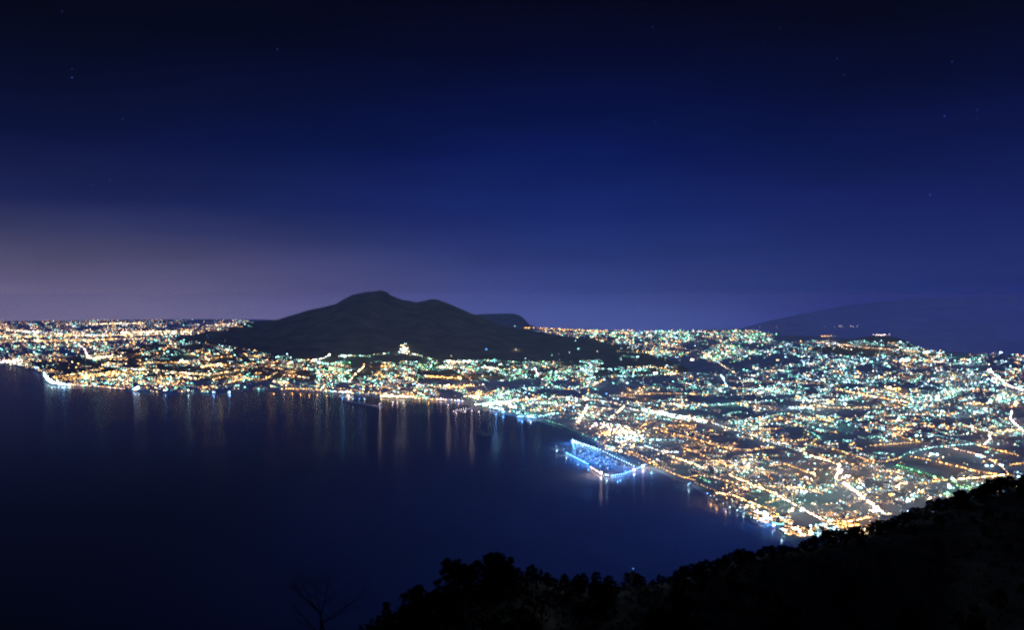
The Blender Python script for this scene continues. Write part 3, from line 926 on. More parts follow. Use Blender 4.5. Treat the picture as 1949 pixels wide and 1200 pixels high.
# lights of villages high on the far range
for fx, fy in [(1571, 623), (1588, 622.5), (1598, 622), (1601, 622), (1605, 622.5), (1619, 621), (1621, 622), (1624, 623), (1632, 622), (1395, 621), (1420, 620.5), (1424, 620), (1446, 624), (1477, 622), (1480, 625), (1505, 640), (1452, 636)]:
    d = pix_dir(fx, fy)
    yy = np.linspace(40000, 60000, 300)
    X_, Z_ = d[0] / d[1] * yy, CAM[2] + d[2] / d[1] * yy
    h_ = RANGE.base + RANGE.height(X_, yy) >= Z_
    if h_.any():
        k = int(h_.argmax())
        houses.append((X_[k], yy[k], Z_[k], 'w' if rng.random() < .5 else 'p', 3, fx, fy))

# --- lamp builder
M_POST = material('galvanised post', (0.25, 0.25, 0.26), 0.5)


def head_size(d, lv=2): return (1.0 if d < 16000 else .84) * min(max(d * 0.00042, 0.6), 11.0) * LSIZE[lv]


def lamp_geom(mb, x, y, z, r, mi, post=0):
    h = 7.5 + r * .6
    mb.tube((x, y, z), (x, y, z + h - r * .5), 0.16, 0.10, 4, post, False)
    mb.octa((x, y, z + h), r, r * .8, mi)


lamps = [l for l in lamps]
ld = np.array([math.hypot(l[0], l[1]) for l in lamps])
order = np.argsort(ld)
near_l = set(order[:155].tolist())
post_cache = {}


def lamp_parts(q, col, lev):
    """meshes of one street lamp, head size in 5 steps"""
    key = (q, col, lev)
    if key in post_cache: return post_cache[key]
    r = q
    h = 7.5 + r * .6
    if ('post', q) not in post_cache:
        p = MB()
        p.tube((0, 0, 0), (0, 0, .4), .28, .28, 8)
        p.tube((0, 0, .4), (0, 0, h - r * .5), .16, .09, 6)
        p.tube((0, 0, h - r * .9), (0.9, 0, h + r * .85), .07, .06, 5)
        post_cache[('post', q)] = p
    a = MB()
    n = 8
    vs, fs = [], []
    for k, (zz, rad) in enumerate([(-.8, .35), (-.45, .85), (0, 1.0), (.4, .85), (.75, .4)]):
        for i in range(n):
            t_ = 2 * math.pi * i / n
            vs.append((rad * r * math.cos(t_), rad * r * math.sin(t_), h + zz * r * .8))
    for k in range(4):
        for i in range(n):
            fs.append((k * n + i, k * n + (i + 1) % n, (k + 1) * n + (i + 1) % n, (k + 1) * n + i))
    fs += [tuple(range(n))[::-1], tuple(range(4 * n, 5 * n))]
    a.add(vs, fs)
    po = post_cache[('post', q)].build('street_lamp', M_POST)
    ho = a.build('lamp_head', LM[LM_INDEX[(col, lev)]], po)
    post_cache[key] = [po, ho, False]
    return post_cache[key]


def place_lamp(x, y, z, col, lev, label, group, r=None):
    d = math.hypot(x, y)
    r = r or round(head_size(d, lev) * 4) / 4
    e = lamp_parts(r, col, lev)
    if not e[2]:
        e[2] = True
        o = e[0]
    else:
        o = e[0].copy()
        COL.objects.link(o)
        h = e[1].copy()
        h.parent = o
        COL.objects.link(h)
    o.location = (x, y, z)
    o.rotation_euler = (0, 0, random.uniform(0, 6.28))
    return tag(o, label, 'street lamp', group)


far_mb = MB()
fl_mb = MB()
for i, (x, y, z, c_, lv, where, ri) in enumerate(lamps):
    if i in near_l:
        if ri < 0:
            lab = '%s floodlight on a mast shining over %s' % (LAMP_WORD[c_], 'the shore of the near town' if x < 1900 else 'the streets above the dark hillside')
            grp = '%s floodlights of the near town' % LAMP_WORD[c_]
        else:
            w_ = where if len(where) > 6 else 'in the plain above the dark hillside'
            lab = '%s street lamp %s' % (LAMP_WORD[c_], w_)
            grp = 'street lamps ' + w_
        place_lamp(x, y, z, c_, lv, lab, grp)
    else:
        lamp_geom(far_mb if ri >= 0 else fl_mb, x, y, z, head_size(ld[i], lv), LM_INDEX[(c_, lv)] + 1)
o = far_mb.build('distant_street_lamps', [M_POST] + LM)
tag(o, 'rows of tiny orange, white and teal street lamps along the roads of the plain', 'street lamps', kind='stuff')
o = fl_mb.build('distant_floodlights', [M_POST] + LM)
tag(o, 'clusters of far bright white floodlights among the street lamps', 'floodlights', kind='stuff')

# --- houses
M_WALL = noisy('pale plaster', (0.20, 0.18, 0.15), (0.34, 0.31, 0.26), 0.15, 0.9)
M_ROOF = noisy('clay roof tiles', (0.10, 0.055, 0.035), (0.17, 0.09, 0.06), 0.4, 0.9)


def house_geom(w, l, h, lit, wall=None, roof=None):
    """walls, roof, lit window bands"""
    a, b_ = MB(), MB()
    a.box(-w / 2, w / 2, -l / 2, l / 2, 0, h)
    e, p = .5, h + w * .22
    b_.add([(-w / 2 - e, -l / 2 - e, h), (w / 2 + e, -l / 2 - e, h), (w / 2 + e, l / 2 + e, h), (-w / 2 - e, l / 2 + e, h), (0, -l / 2 - e, p), (0, l / 2 + e, p)],
           [(0, 1, 4), (2, 3, 5), (1, 2, 5, 4), (3, 0, 4, 5), (0, 3, 2, 1)])
    nf = max(1, int(h / 3.2))
    g = 0.08
    wins = []
    for f in range(nf):
        z0, z1 = f * h / nf + .9, f * h / nf + .9 + lit
        for bx_ in ((-w / 2 - g, -w / 2 + g, -l * .34, l * .34), (-w * .34, w * .34, -l / 2 - g, -l / 2 + g)):
            m_ = MB()
            m_.box(*bx_, z0, z1)
            wins.append(m_)
    return a, b_, wins


hd = np.array([math.hypot(h[0], h[1]) for h in houses])
order = np.argsort(hd)
near_h = order[:300]
variants = [(9, 11, 6.4), (10, 14, 6.4), (12, 16, 9.6), (14, 20, 12.8)]
h_cache = {}


def district(px, py):
    if px < 1240: return 'inland of the marina'
    if py > 985: return 'in the near town'
    if px < 1480: return 'behind the beach' if py > 890 else 'among fields inland of the marina'
    if px < 1690: return 'between the motorway and the near town'
    return 'beside the motorway above the ridge'


for i in near_h:
    x, y, z, c_, lv, px, py = houses[i]
    v = int(rng.integers(4)) if py > 950 else int(rng.integers(3))
    key = (v, c_, lv)
    if key not in h_cache:
        a, b_, w_ = house_geom(*variants[v], 1.2)
        ho = a.build('house', M_WALL)
        ro = b_.build('roof', M_ROOF, ho)
        for m_ in w_: m_.build('lit_window', LM[LM_INDEX[(c_, min(lv, 2))]], ho)
        h_cache[key] = ho
        o = ho
    else:
        src = h_cache[key]
        o = src.copy()
        COL.objects.link(o)
        for ch in src.children:
            q = ch.copy()
            q.parent = o
            COL.objects.link(q)
    o.location = (x, y, z - .3)
    o.rotation_euler = (0, 0, random.choice([.35, .42, .1]) + random.uniform(-.12, .12))
    dn = district(px, py)
    size = ['small low', 'low', 'three-storey', 'tall'][v]
    tag(o, '%s house with %s windows %s' % (size, LAMP_WORD[c_], dn), 'house', '%s-lit houses %s' % (LAMP_WORD[c_], dn))
hm = MB()
ns = set(near_h.tolist())
for i, (x, y, z, c_, lv, px, py) in enumerate(houses):
    if i in ns: continue
    d = hd[i]
    s_ = min(max(d * 0.0011, 7), 24)
    h_ = s_ * .55
    a = rng.uniform(0, 3.14)
    M = Matrix.Translation((x, y, z)) @ Matrix.Rotation(a, 4, 'Z')
    hm.box(-s_ / 2, s_ / 2, -s_ / 2, s_ / 2, -1, h_, 0, M)
    r = head_size(d, lv) * .95
    hm.octa((x, y, z + h_ + r * .8), r, r * .8, LM_INDEX[(c_, lv)] + 1)
o = hm.build('distant_lit_houses', [M_WALL] + LM)
tag(o, 'thousands of far small houses with orange, white and teal lights over the plain', 'houses', kind='stuff')

# ------------------------------------------------------------------ fill bulbs, most on added masts: these light ground and water
bulbs = [0]


def bulb(x, y, z, col, cd, radius=1.5):
    d = bpy.data.lights.new('fill_bulb', 'POINT')
    d.energy = cd * 4 * math.pi
    d.color = LAMP_RGB[col]
    d.shadow_soft_size = radius
    o = bpy.data.objects.new('fill_bulb', d)
    o.location = (x, y, z)
    COL.objects.link(o)
    bulbs[0] += 1


fill_mast_mb = MB()
for lv_min, every, cd in ((4, 4, 26000), (3, 6, 15000), (2, 9, 6500)):
    sel = [l for l in lamps if l[4] == lv_min]
    for l in sel[::every]:
        dd = math.hypot(l[0], l[1])
        if coast_distance(np.array([l[0] + 5]), np.array([l[1] + 4]))[0] < (220 if l[0] > -1500 else 1100): continue
        f = max(1.0, dd / 6000.0) ** 1.2
        bulb(l[0] + 5, l[1] + 4, l[2] + 20, l[3], cd * f, 1.2 * f)
        fill_mast_mb.tube((l[0] + 5, l[1] + 4, l[2]), (l[0] + 5, l[1] + 4, l[2] + 18), .2, .12, 4)
for h_ in houses[::max(1, len(houses) // 170)]:       # fill lights added to raise the ground glow in the housing districts
    dd = math.hypot(h_[0], h_[1])
    if dd > 24000 or coast_distance(np.array([h_[0]]), np.array([h_[1]]))[0] < (220 if h_[5] > 900 else 1100): continue
    f = max(1.0, dd / 6000.0) ** 1.2
    bulb(h_[0] + 12, h_[1] - 12, h_[2] + 30, h_[3] if h_[5] < 900 or random.random() < .35 else random.choice('tcc'), (16000 if h_[5] < 900 else 38000) * f, 1.2 * f)
    fill_mast_mb.tube((h_[0] + 12, h_[1] - 12, h_[2]), (h_[0] + 12, h_[1] - 12, h_[2] + 28), .2, .12, 4)
SHORE = [(88, 722, 'c', 3), (98, 734, 'c', 2), (122, 735, 'b', 6), (30, 693, 'p', 6), (258, 746, 'b', 12), (264, 747, 'c', 2), (315, 749, 'b', 4), (359, 749, 'c', 5), (407, 751, 'b', 8), (438, 749, 'b', 4), (521, 746, 'o', 6), (541, 746, 'p', 3),
         (556, 746, 'o', 4), (572, 747, 'o', 4), (588, 748, 'o', 4), (604, 748, 'o', 4), (622, 750, 'o', 4), (652, 753, 'b', 14), (672, 754, 'c', 5), (684, 755, 'b', 14), (694, 755, 'c', 5), (723, 771, 'p', 18), (748, 761, 'w', 4), (756, 762, 'p', 26), (768, 762, 'p', 26),
         (816, 762, 'o', 3), (853, 766, 'p', 30), (868, 781, 'p', 3), (885, 778, 'p', 3), (898, 777, 'p', 30), (912, 779, 'p', 3), (944, 784, 'b', 34), (958, 789, 'b', 5), (994, 797, 'b', 26), (1010, 798, 'c', 6), (1060, 851, 'c', 1.5)]
for px, py, c_, kcd in SHORE:
    q = flat(np.array([px]), np.array([py]), 14)[0]
    bulb(q[0], q[1], 14, c_, kcd * (12500 if px > 600 else 4500), 3.0)
NEAR_SHORE = [(1092, 842, 'b', 16), (1094, 855, 'b', 6), (1120, 851, 'b', 7), (1078, 863, 'c', 1.2), (1100, 875, 'b', 2.5), (1120, 885, 'b', 3), (1144, 901, 'p', 6), (1155, 906, 'c', 2.2), (1176, 907, 'b', 2), (1181, 905, 'b', 2), (1207, 895, 'b', 8), (1208, 894, 'p', 4),
              (1224, 888, 'p', 6), (1240, 891, 't', 1.4), (1150, 870, 'b', 5), (1165, 878, 'b', 4), (1135, 872, 'b', 6), (1190, 888, 'b', 3), (1125, 866, 'b', 5), (1112, 870, 'b', 5), (1142, 878, 'b', 4), (1157, 882, 'b', 4), (1104, 850, 'c', 4), (1131, 857, 'b', 5), (1311, 923, 'c', 2.4), (1353, 950, 'o', 4), (1364, 957, 'o', 2), (1381, 963, 'p', 3), (1415, 972, 'c', 1.5), (1455, 994, 'b', 9), (1470, 1001, 'b', 2), (1488, 1016, 'c', 2)]
for px, py, c_, kcd in NEAR_SHORE:  # those over the basin are added to brighten the water
    q = flat(np.array([px]), np.array([py]), 16)[0]
    bulb(q[0], q[1], 16, c_, kcd * (38000 if px < 1250 else 4500), 2.5)
    fill_mast_mb.tube((q[0], q[1], 1), (q[0], q[1], 14), .22, .12, 5)
o = fill_mast_mb.build('fill_light_masts', M_POST)
tag(o, 'slim tall masts added under fill lights over the streets and quays, far below', 'masts', kind='stuff')
print('bulbs', bulbs[0])

# ------------------------------------------------------------------ cars on the motorway
M_CAR = material('dark car paint', (0.05, 0.05, 0.06), 0.35, 0.5)
M_GLASS = material('car window', (0.01, 0.01, 0.012), 0.1, 0.5)
M_TYRE = material('tyre rubber', (0.02, 0.02, 0.02), 0.9)


def make_car():
    a = MB()
    a.add([(-2.1, -.85, .35), (2.1, -.85, .35), (2.1, .85, .35), (-2.1, .85, .35), (-2.1, -.85, .85), (2.1, -.8, .75), (2.1, .8, .75), (-2.1, .85, .85),
           (-1.2, -.8, .9), (1.0, -.8, .9), (1.0, .8, .9), (-1.2, .8, .9)],
          [(0, 3, 2, 1), (0, 1, 5, 9, 8, 4), (2, 3, 7, 11, 10, 6), (1, 2, 6, 5), (3, 0, 4, 7), (4, 8, 11, 7), (9, 5, 6, 10), (8, 9, 10, 11)])
    car = a.build('car', M_CAR)
    c_ = MB()
    c_.add([(-1.2, -.78, .9), (1.0, -.78, .9), (1.0, .78, .9), (-1.2, .78, .9), (-.8, -.62, 1.42), (.35, -.62, 1.42), (.35, .62, 1.42), (-.8, .62, 1.42)],
           [(4, 5, 6, 7), (0, 1, 5, 4), (1, 2, 6, 5), (2, 3, 7, 6), (3, 0, 4, 7)])
    c_.build('cabin', M_GLASS, car)
    for sx in (-1.3, 1.3):
        for sy in (-.8, .8):
            w_ = MB()
            w_.tube((sx, sy - .1, .33), (sx, sy + .1, .33), .33, .33, 10)
            w_.build('wheel', M_TYRE, car)
    for sy in (-.6, .6):
        w_ = MB()
        w_.box(2.06, 2.16, sy - .22, sy + .22, .5, .78)
        w_.build('headlight', LM[LM_INDEX[('w', 4)]], car)
        w_ = MB()
        w_.box(-2.16, -2.06, sy - .26, sy + .26, .52, .85)
        w_.build('tail_light', LM[LM_INDEX[('r', 4)]], car)
    return car


car0 = make_car()
first = [True]


def place_car(p, a, label, group):
    if first[0]:
        o = car0
        first[0] = False
    else:
        o = car0.copy()
        COL.objects.link(o)
        for ch in car0.children:
            if ch.name.split('.')[0] in ('headlight', 'tail_light'):
                q = ch.copy()
                q.parent = o
                COL.objects.link(q)
    o.location = p
    o.rotation_euler = (0, 0, a)
    tag(o, label, 'car', group)


def traffic(pts, step, side, toward, label, group, jit=.3):
    pp = path_points(smooth_path(pts), step)
    w = flat(pp[:, 0], pp[:, 1], LAND)
    for i in range(len(w) - 1):
        if random.random() < jit: continue
        d = w[i + 1] - w[i]
        L = math.hypot(d[0], d[1])
        n = np.array([-d[1], d[0], 0]) / L * side
        f = random.random()
        p = w[i] + d * f + n
        p[2] = LAND + 3.2
        a = math.atan2(d[1], d[0]) + (0 if toward else math.pi)
        place_car(p, a, label, group)


MW = [(1420, 827), (1530, 860), (1600, 878), (1660, 888), (1700, 897), (1790, 916), (1852, 931)]
mw = flat(*path_points(smooth_path(MW), 8).T, LAND)
tag(ribbon('motorway', mw, 24.0, 2.9, M_ROAD), kind='structure')
traffic(MW[1:], 2.3, 5, True, 'dark car with headlights on, driving down the motorway', 'cars coming down the motorway', .12)
traffic(MW[1:], 2.6, -5, False, 'dark car showing red tail lights, driving away on the motorway', 'cars driving away on the motorway', .2)
RL = [(1623, 902), (1633, 913), (1650, 935), (1665, 953), (1690, 977)]
rlw = flat(*path_points(smooth_path(RL), 5).T, LAND)
tag(ribbon('road', rlw, 10.0, 2.6, M_ROAD), kind='structure')
traffic(RL, 2.2, 2, False, 'dark car with red tail lights on the road beside the long bright avenue', 'cars on the road beside the long avenue', .25)

# ------------------------------------------------------------------ marina
M_STONE = noisy('harbour stone', (0.20, 0.19, 0.17), (0.36, 0.34, 0.31), 0.2, 0.9)
M_DECK = noisy('weathered decking', (0.25, 0.23, 0.20), (0.40, 0.38, 0.34), 0.8, 0.8)
M_HULL = material('white hull', (0.75, 0.75, 0.76), 0.4, 0.5)
M_MAST = material('aluminium mast', (0.6, 0.6, 0.62), 0.4, 0.5)


def prism_path(name, pts, width, z0, z1, mat, step=4, rough=0.0):
    pp = path_points(smooth_path(pts), step)
    w = flat(pp[:, 0], pp[:, 1], 1.5)
    d = np.gradient(w[:, :2], axis=0)
    d /= np.maximum(np.hypot(d[:, 0], d[:, 1])[:, None], 1e-6)
    nrm = np.stack([-d[:, 1], d[:, 0]], -1)
    n = len(w)
    V, F = [], []
    for i in range(n):
        for sd, zz, f in ((1, z0, 1.25), (1, z1, 1), (-1, z1, 1), (-1, z0, 1.25)):
            j = 1 + rough * random.uniform(-1, 1)
            V.append((w[i, 0] + nrm[i, 0] * sd * width / 2 * f * j, w[i, 1] + nrm[i, 1] * sd * width / 2 * f * j, zz + rough * random.uniform(-1, 1)))
    for i in range(n - 1):
        for k in range(3):
            F.append((4 * i + k, 4 * i + k + 1, 4 * i + 5 + k, 4 * i + 4 + k))
    F += [(3, 2, 1, 0), (4 * n - 4, 4 * n - 3, 4 * n - 2, 4 * n - 1)]
    return link_mesh(name, V, F, [mat])


o = prism_path('breakwater', [(1077, 865), (1098, 876), (1119, 887), (1128, 894), (1145, 906), (1149, 907)], 16, -3, 3.5, M_STONE, 3, .2)
tag(o, 'long straight stone breakwater closing the marina towards the open sea', 'breakwater')
o = prism_path('breakwater', [(1163, 909), (1176, 908), (1187, 905.5), (1207, 897), (1217, 893), (1228, 888)], 13, -3, 3.5, M_STONE, 3, .2)
tag(o, 'curved stone breakwater joining the marina entrance to the shore', 'breakwater')
o = prism_path('quay', [(1088, 839), (1101, 845), (1145, 861)], 42, -3, 2.6, M_STONE, 4)
tag(o, 'broad floodlit stone quay at the seaward head of the marina', 'quay')
o = prism_path('quay', [(1090, 843), (1091, 850), (1093, 858), (1090, 862)], 24, -3, 2.4, M_STONE, 3)
tag(o, 'short stone arm of the quay bending towards the breakwater', 'quay')
PONT = [((1099, 870), (1116, 863)), ((1106, 872), (1136, 865)), ((1112, 876.5), (1132, 868.5)), ((1122, 879.5), (1147, 870.5)), ((1131, 884), (1158, 872)),
        ((1147, 885), (1167, 877)), ((1160, 886.5), (1176, 881)), ((1131, 884.5), (1170, 888), (1206, 892))]
PN = ['first pontoon from the quay', 'second pontoon from the quay', 'third pontoon from the quay', 'fourth pontoon from the quay', 'long fifth pontoon from the quay', 'sixth pontoon from the quay',
      'short seventh pontoon near the shore end', 'pontoon across the ends of the others']


def make_boat(L, sail):
    W = L * .3
    a = MB()
    prof = [(-.5, .8, .9), (-.25, 1, .95), (.1, .95, 1.0), (.35, .55, 1.08), (.5, .04, 1.2)]
    V, F = [], []
    for t_, w_, h_ in prof:
        for sd, k, zz in ((-1, 1, h_), (-1, .55, -.25), (1, .55, -.25), (1, 1, h_)):
            V.append((t_ * L, sd * w_ * k * W / 2, zz * L * .1))
    for i in range(4):
        for k in range(4):
            F.append((4 * i + k, 4 * i + (k + 1) % 4, 4 * i + 4 + (k + 1) % 4, 4 * i + 4 + k))
    F += [(0, 1, 2, 3), (19, 18, 17, 16)]
    a.add(V, F)
    bo = a.build('sailing_boat' if sail else 'motor_boat', M_HULL)
    c_ = MB()
    h0 = L * .095
    c_.add([(-.25 * L, -W * .3, h0), (.2 * L, -W * .24, h0), (.2 * L, W * .24, h0), (-.25 * L, W * .3, h0), (-.2 * L, -W * .24, h0 + L * .1), (.08 * L, -W * .2, h0 + L * .1), (.08 * L, W * .2, h0 + L * .1), (-.2 * L, W * .24, h0 + L * .1)],
           [(4, 5, 6, 7), (0, 1, 5, 4), (1, 2, 6, 5), (2, 3, 7, 6), (3, 0, 4, 7)])
    c_.build('cabin', M_HULL, bo)
    if sail:
        m_ = MB()
        m_.tube((.06 * L, 0, h0), (.06 * L, 0, L * 1.25), .12, .07, 6)
        m_.tube((.06 * L, 0, h0 + L * .17), (-.36 * L, 0, h0 + L * .17), .09, .07, 6)
        m_.build('mast', M_MAST, bo)
    return bo


boats = [make_boat(13, True), make_boat(11, True), make_boat(12, False)]
boat_used = [False] * 3


def place_boat(x, y, a, label, group, k):
    src = boats[k]
    if not boat_used[k]:
        boat_used[k] = True
        o = src
    else:
        o = src.copy()
        COL.objects.link(o)
        for ch in src.children:
            q = ch.copy()
            q.parent = o
            COL.objects.link(q)
    o.location = (x, y, .1)
    o.rotation_euler = (0, 0, a)
    return tag(o, label, 'boat', group)


for pts, nm in zip(PONT, PN):
    o = prism_path('pontoon', pts, 3.2, -.4, .9, M_DECK, 4)
    tag(o, 'floating deck, ' + nm, 'pontoon', 'pontoons of the marina')
    w = flat(*path_points(np.array(pts), 1).T, 0)
    L = np.concatenate([[0], np.cumsum(np.hypot(*(w[1:, :2] - w[:-1, :2]).T))])
    q = np.arange(6, L[-1], 15)
    for j, qq in enumerate(q):
        x, y = np.interp(qq, L, w[:, 0]), np.interp(qq, L, w[:, 1])
        x2, y2 = np.interp(qq + 1, L, w[:, 0]), np.interp(qq + 1, L, w[:, 1])
        dx, dy = x2 - x, y2 - y
        l_ = math.hypot(dx, dy) or 1
        nx, ny = -dy / l_, dx / l_
        for sd in (1, -1):
            if random.random() < .12: continue
            k = random.choice([0, 0, 1, 2])
            place_boat(x + nx * sd * 9.5, y + ny * sd * 9.5, math.atan2(ny * sd, nx * sd) + random.uniform(-.05, .05),
                       'white %s at the %s' % ('yacht' if k < 2 else 'motor boat', nm), 'boats moored at the ' + nm, k)
        if j % 4 == 1:
            place_lamp(x, y, .9, 'c' if (j // 4) % 2 else 'b', 3, '%s lamp post on the %s' % ('cool white' if (j // 4) % 2 else 'blue', nm), 'lamp posts on the marina pontoons', r=1.4)
# lamps along the walls and the quay
for pts, n, nm, c_, lv in [([(1078, 865), (1119, 886.5)], 18, 'the straight breakwater', 'b', 4), ([(1124, 892), (1145, 905.5)], 9, 'the outer end of the straight breakwater', 'p', 3),
                           ([(1153, 907.3), (1157, 908)], 2, 'the marina entrance', 'c', 4), ([(1164, 908.8), (1187, 905.5), (1217, 893), (1228, 888)], 18, 'the curved breakwater', 'b', 4),
                           ([(1090, 840), (1101, 845), (1142, 859)], 14, 'the floodlit quay', 'c', 4), ([(1090, 846), (1093, 857)], 6, 'the short arm of the quay', 'b', 4),
                           ([(1148, 862), (1175, 875), (1206, 890)], 14, 'the esplanade behind the pontoons', 'c', 3), ([(1088, 842), (1112, 851), (1138, 861)], 12, 'the inner edge of the floodlit quay', 'b', 4)]:
    pp = path_points(np.array(pts), 1)
    pp = pp[np.linspace(0, len(pp) - 1, n).astype(int)]
    w = flat(pp[:, 0], pp[:, 1], 3)
    for q in w:
        place_lamp(q[0], q[1], 2.6, c_, lv, '%s lamp on %s of the marina' % (LAMP_WORD[c_], nm) if 'marina' not in nm else '%s lamp at %s' % (LAMP_WORD[c_], nm), 'lamps on ' + nm, r=3.0 if lv == 4 else 2.2)
for px, py, nm, c_ in [(1092, 842, 'at the head of the floodlit quay', 'c'), (1207, 895.5, 'on the bend of the curved breakwater', 'p'), (1224, 888.5, 'where the curved breakwater meets the shore', 'p'),
                       (1098, 845, 'in the middle of the floodlit quay', 'b'), (1144, 901, 'on the pier head at the end of the straight breakwater', 'p')]:
    q = flat(np.array([px]), np.array([py]), 12)[0]
    place_lamp(q[0], q[1], 3, c_, 4, 'very bright %s floodlight %s' % (LAMP_WORD[c_], nm), None, r=6.5)
# harbour buildings
for px, py, w_, l_, h_, c_, lv, lab in [(1092, 843, 16, 42, 9, 'b', 3, 'low blue-lit harbour terminal on the floodlit quay'), (1112, 849, 12, 50, 6, 'c', 2, 'long low boat shed in the middle of the floodlit quay'),
                                        (1138, 897, 11, 26, 6, 'p', 3, 'small pink-lit pavilion on the straight breakwater'), (1128, 893, 9, 22, 5, 'p', 2, 'low clubhouse beside the pink-lit pavilion')]:
    q = flat(np.array([px]), np.array([py]), 3)[0]
    a, b_, wd = house_geom(w_, l_, h_, 2.0)
    o = a.build('harbour_building', M_WALL)
    b_.build('roof', M_ROOF, o)
    for m_ in wd: m_.build('lit_window', LM[LM_INDEX[(c_, lv)]], o)
    o.location = (q[0], q[1], 2.5)
    o.rotation_euler = (0, 0, -.6)
    tag(o, lab, 'building')
for px, py, lab in [(1059, 851, 'small white boat with lights anchored off the quay'), (1072.5, 857, 'white boat at anchor between the quay head and the open sea')]:
    q = flat(np.array([px]), np.array([py]))[0]
    o = place_boat(q[0], q[1], .4, lab, None, 2)
    place_lamp(q[0], q[1], 1.4, 'c', 4, 'cool white anchor light above the ' + lab.split(' with')[0].split(' at')[0] + (' off the quay' if px < 1065 else ' by the quay head'), None, r=1.0)
# beach pier
o = prism_path('pier', [(1318, 926), (1314, 923), (1310, 926)], 8, -3, 2.5, M_STONE, 2)
tag(o, 'short blue-lit pier on the beach below the marina', 'pier')
for px, py in [(1309, 926), (1311, 924), (1314, 922.5)]:
    q = flat(np.array([px]), np.array([py]), 5)[0]
    place_lamp(q[0], q[1], 2.5, 'c' if px < 1313 else 'b', 4, 'blue-white lamp on the short pier of the beach', 'lamps on the beach pier', r=1.5)
# old harbour mole, lit pier and islet further along the coast
o = prism_path('mole', [(655, 759), (658, 764), (690, 769), (724, 776)], 24, -3, 5, M_STONE, 3, .2)
tag(o, 'long dark harbour mole in front of the coast town below the volcano', 'mole')
for px, py, c_, lv in [(722, 771, 'p', 4), (724, 769, 'p', 4), (659, 758, 'p', 3), (664, 757, 'p', 3), (668, 758, 'p', 3)]:
    q = flat(np.array([px]), np.array([py]), 9)[0]
    place_lamp(q[0], q[1], 4.6, c_, lv, 'pink harbour lamp on the %s of the dark mole' % ('seaward tip' if px > 700 else 'landward bend'), 'harbour lamps on the dark mole', r=2.2)
o = prism_path('pier', [(900, 777), (880, 780.5), (861, 784)], 8, -3, 3, M_STONE, 2)
tag(o, 'low dark pier carrying a row of pink lamps west of the river mouth', 'pier')
for px, py in [(863, 783), (869, 782), (876, 781), (878, 780.5), (882, 779.5), (887, 778.5)]:
    q = flat(np.array([px]), np.array([py]), 8)[0]
    place_lamp(q[0], q[1], 2.8, 'p', 4, 'pink lamp in the row on the low dark pier', 'lamps on the low dark pier', r=1.7)
for px, py, c_, lab in [(748, 768, 'c', 'lit boat moored just outside the dark mole'), (747, 773, 'p', 'pink-lit boat lying off the dark mole')]:
    q = flat(np.array([px]), np.array([py]))[0]
    place_boat(q[0], q[1], .2, 'small ' + lab, None, 2)
    place_lamp(q[0], q[1], 1.4, c_, 4, '%s deck light on the boat off the dark mole' % LAMP_WORD[c_], None, r=2.0)
# rocky islet with its old tower
q = flat(np.array([920]), np.array([829]))[0]
isl = MB()
nr, na = 6, 28
V, F = [], []
for k in range(nr):
    f = k / (nr - 1)
    for i in range(na):
        a = 2 * math.pi * i / na
        r_ = (1 - f * .82) * (1 + .25 * math.sin(3 * a + 1) + .15 * random.uniform(-1, 1))
        V.append((62 * r_ * math.cos(a), 40 * r_ * math.sin(a), -3 + 17 * f ** .8 + random.uniform(-1, 1)))
for k in range(nr - 1):
    for i in range(na):
        F.append((k * na + i, k * na + (i + 1) % na, (k + 1) * na + (i + 1) % na, (k + 1) * na + i))
F.append(tuple(range((nr - 1) * na, nr * na)))
isl.add(V, F)
M_ROCK = noisy('dark islet rock', (0.03, 0.03, 0.028), (0.08, 0.075, 0.065), .12, .95)
o = isl.build('islet', M_ROCK)
o.location = (q[0], q[1], 0)
tag(o, kind='structure')
tw = MB()
tw.tube((0, 0, 0), (0, 0, 14), 7, 6, 12)
tw.box(-13, 6, -5, 5, 0, 7)
for k in range(8):
    a = k * math.pi / 4
    tw.box(5.2 * math.cos(a) - .7, 5.2 * math.cos(a) + .7, 5.2 * math.sin(a) - .7, 5.2 * math.sin(a) + .7, 14, 15.6)
o = tw.build('ruined_tower', M_ROCK)
o.location = (q[0], q[1], 12)
tag(o, 'dark unlit old tower on the low rocky islet in the bay', 'tower')

# ------------------------------------------------------------------ the wooded hillside in the foreground
M_SLOPE = noisy('leaf litter and scrub', (0.012, 0.016, 0.008), (0.030, 0.032, 0.018), 0.25, 0.95)
CREST_PX = [(-300, 1330), (300, 1290), (560, 1250), (640, 1222), (690, 1204), (735, 1185), (780, 1166), (830, 1140), (850, 1122), (900, 1108), (980, 1104), (1040, 1106), (1100, 1110),
            (1170, 1116), (1240, 1114), (1300, 1099), (1350, 1082), (1400, 1066), (1450, 1055), (1500, 1049), (1560, 1037), (1610, 1026), (1660, 1012), (1700, 1002),
            (1740, 988), (1800, 968), (1840, 957), (1880, 944), (1949, 928), (2040, 905), (2200, 880), (2600, 860)]
CREST_D = [(-300, 60), (560, 65), (690, 90), (840, 130), (1000, 170), (1200, 240), (1400, 300), (1600, 380), (1800, 430), (1949, 420), (2600, 380)]
cp = np.array(CREST_PX, float)
cd = pix_dir(cp[:, 0], cp[:, 1])
crest_u = cd[:, 0] / cd[:, 1]
crest_s = cd[:, 2] / cd[:, 1]                       # slope of the sight line that grazes the crest
crest_D = np.interp(cp[:, 0], [p[0] for p in CREST_D], [p[1] for p in CREST_D])


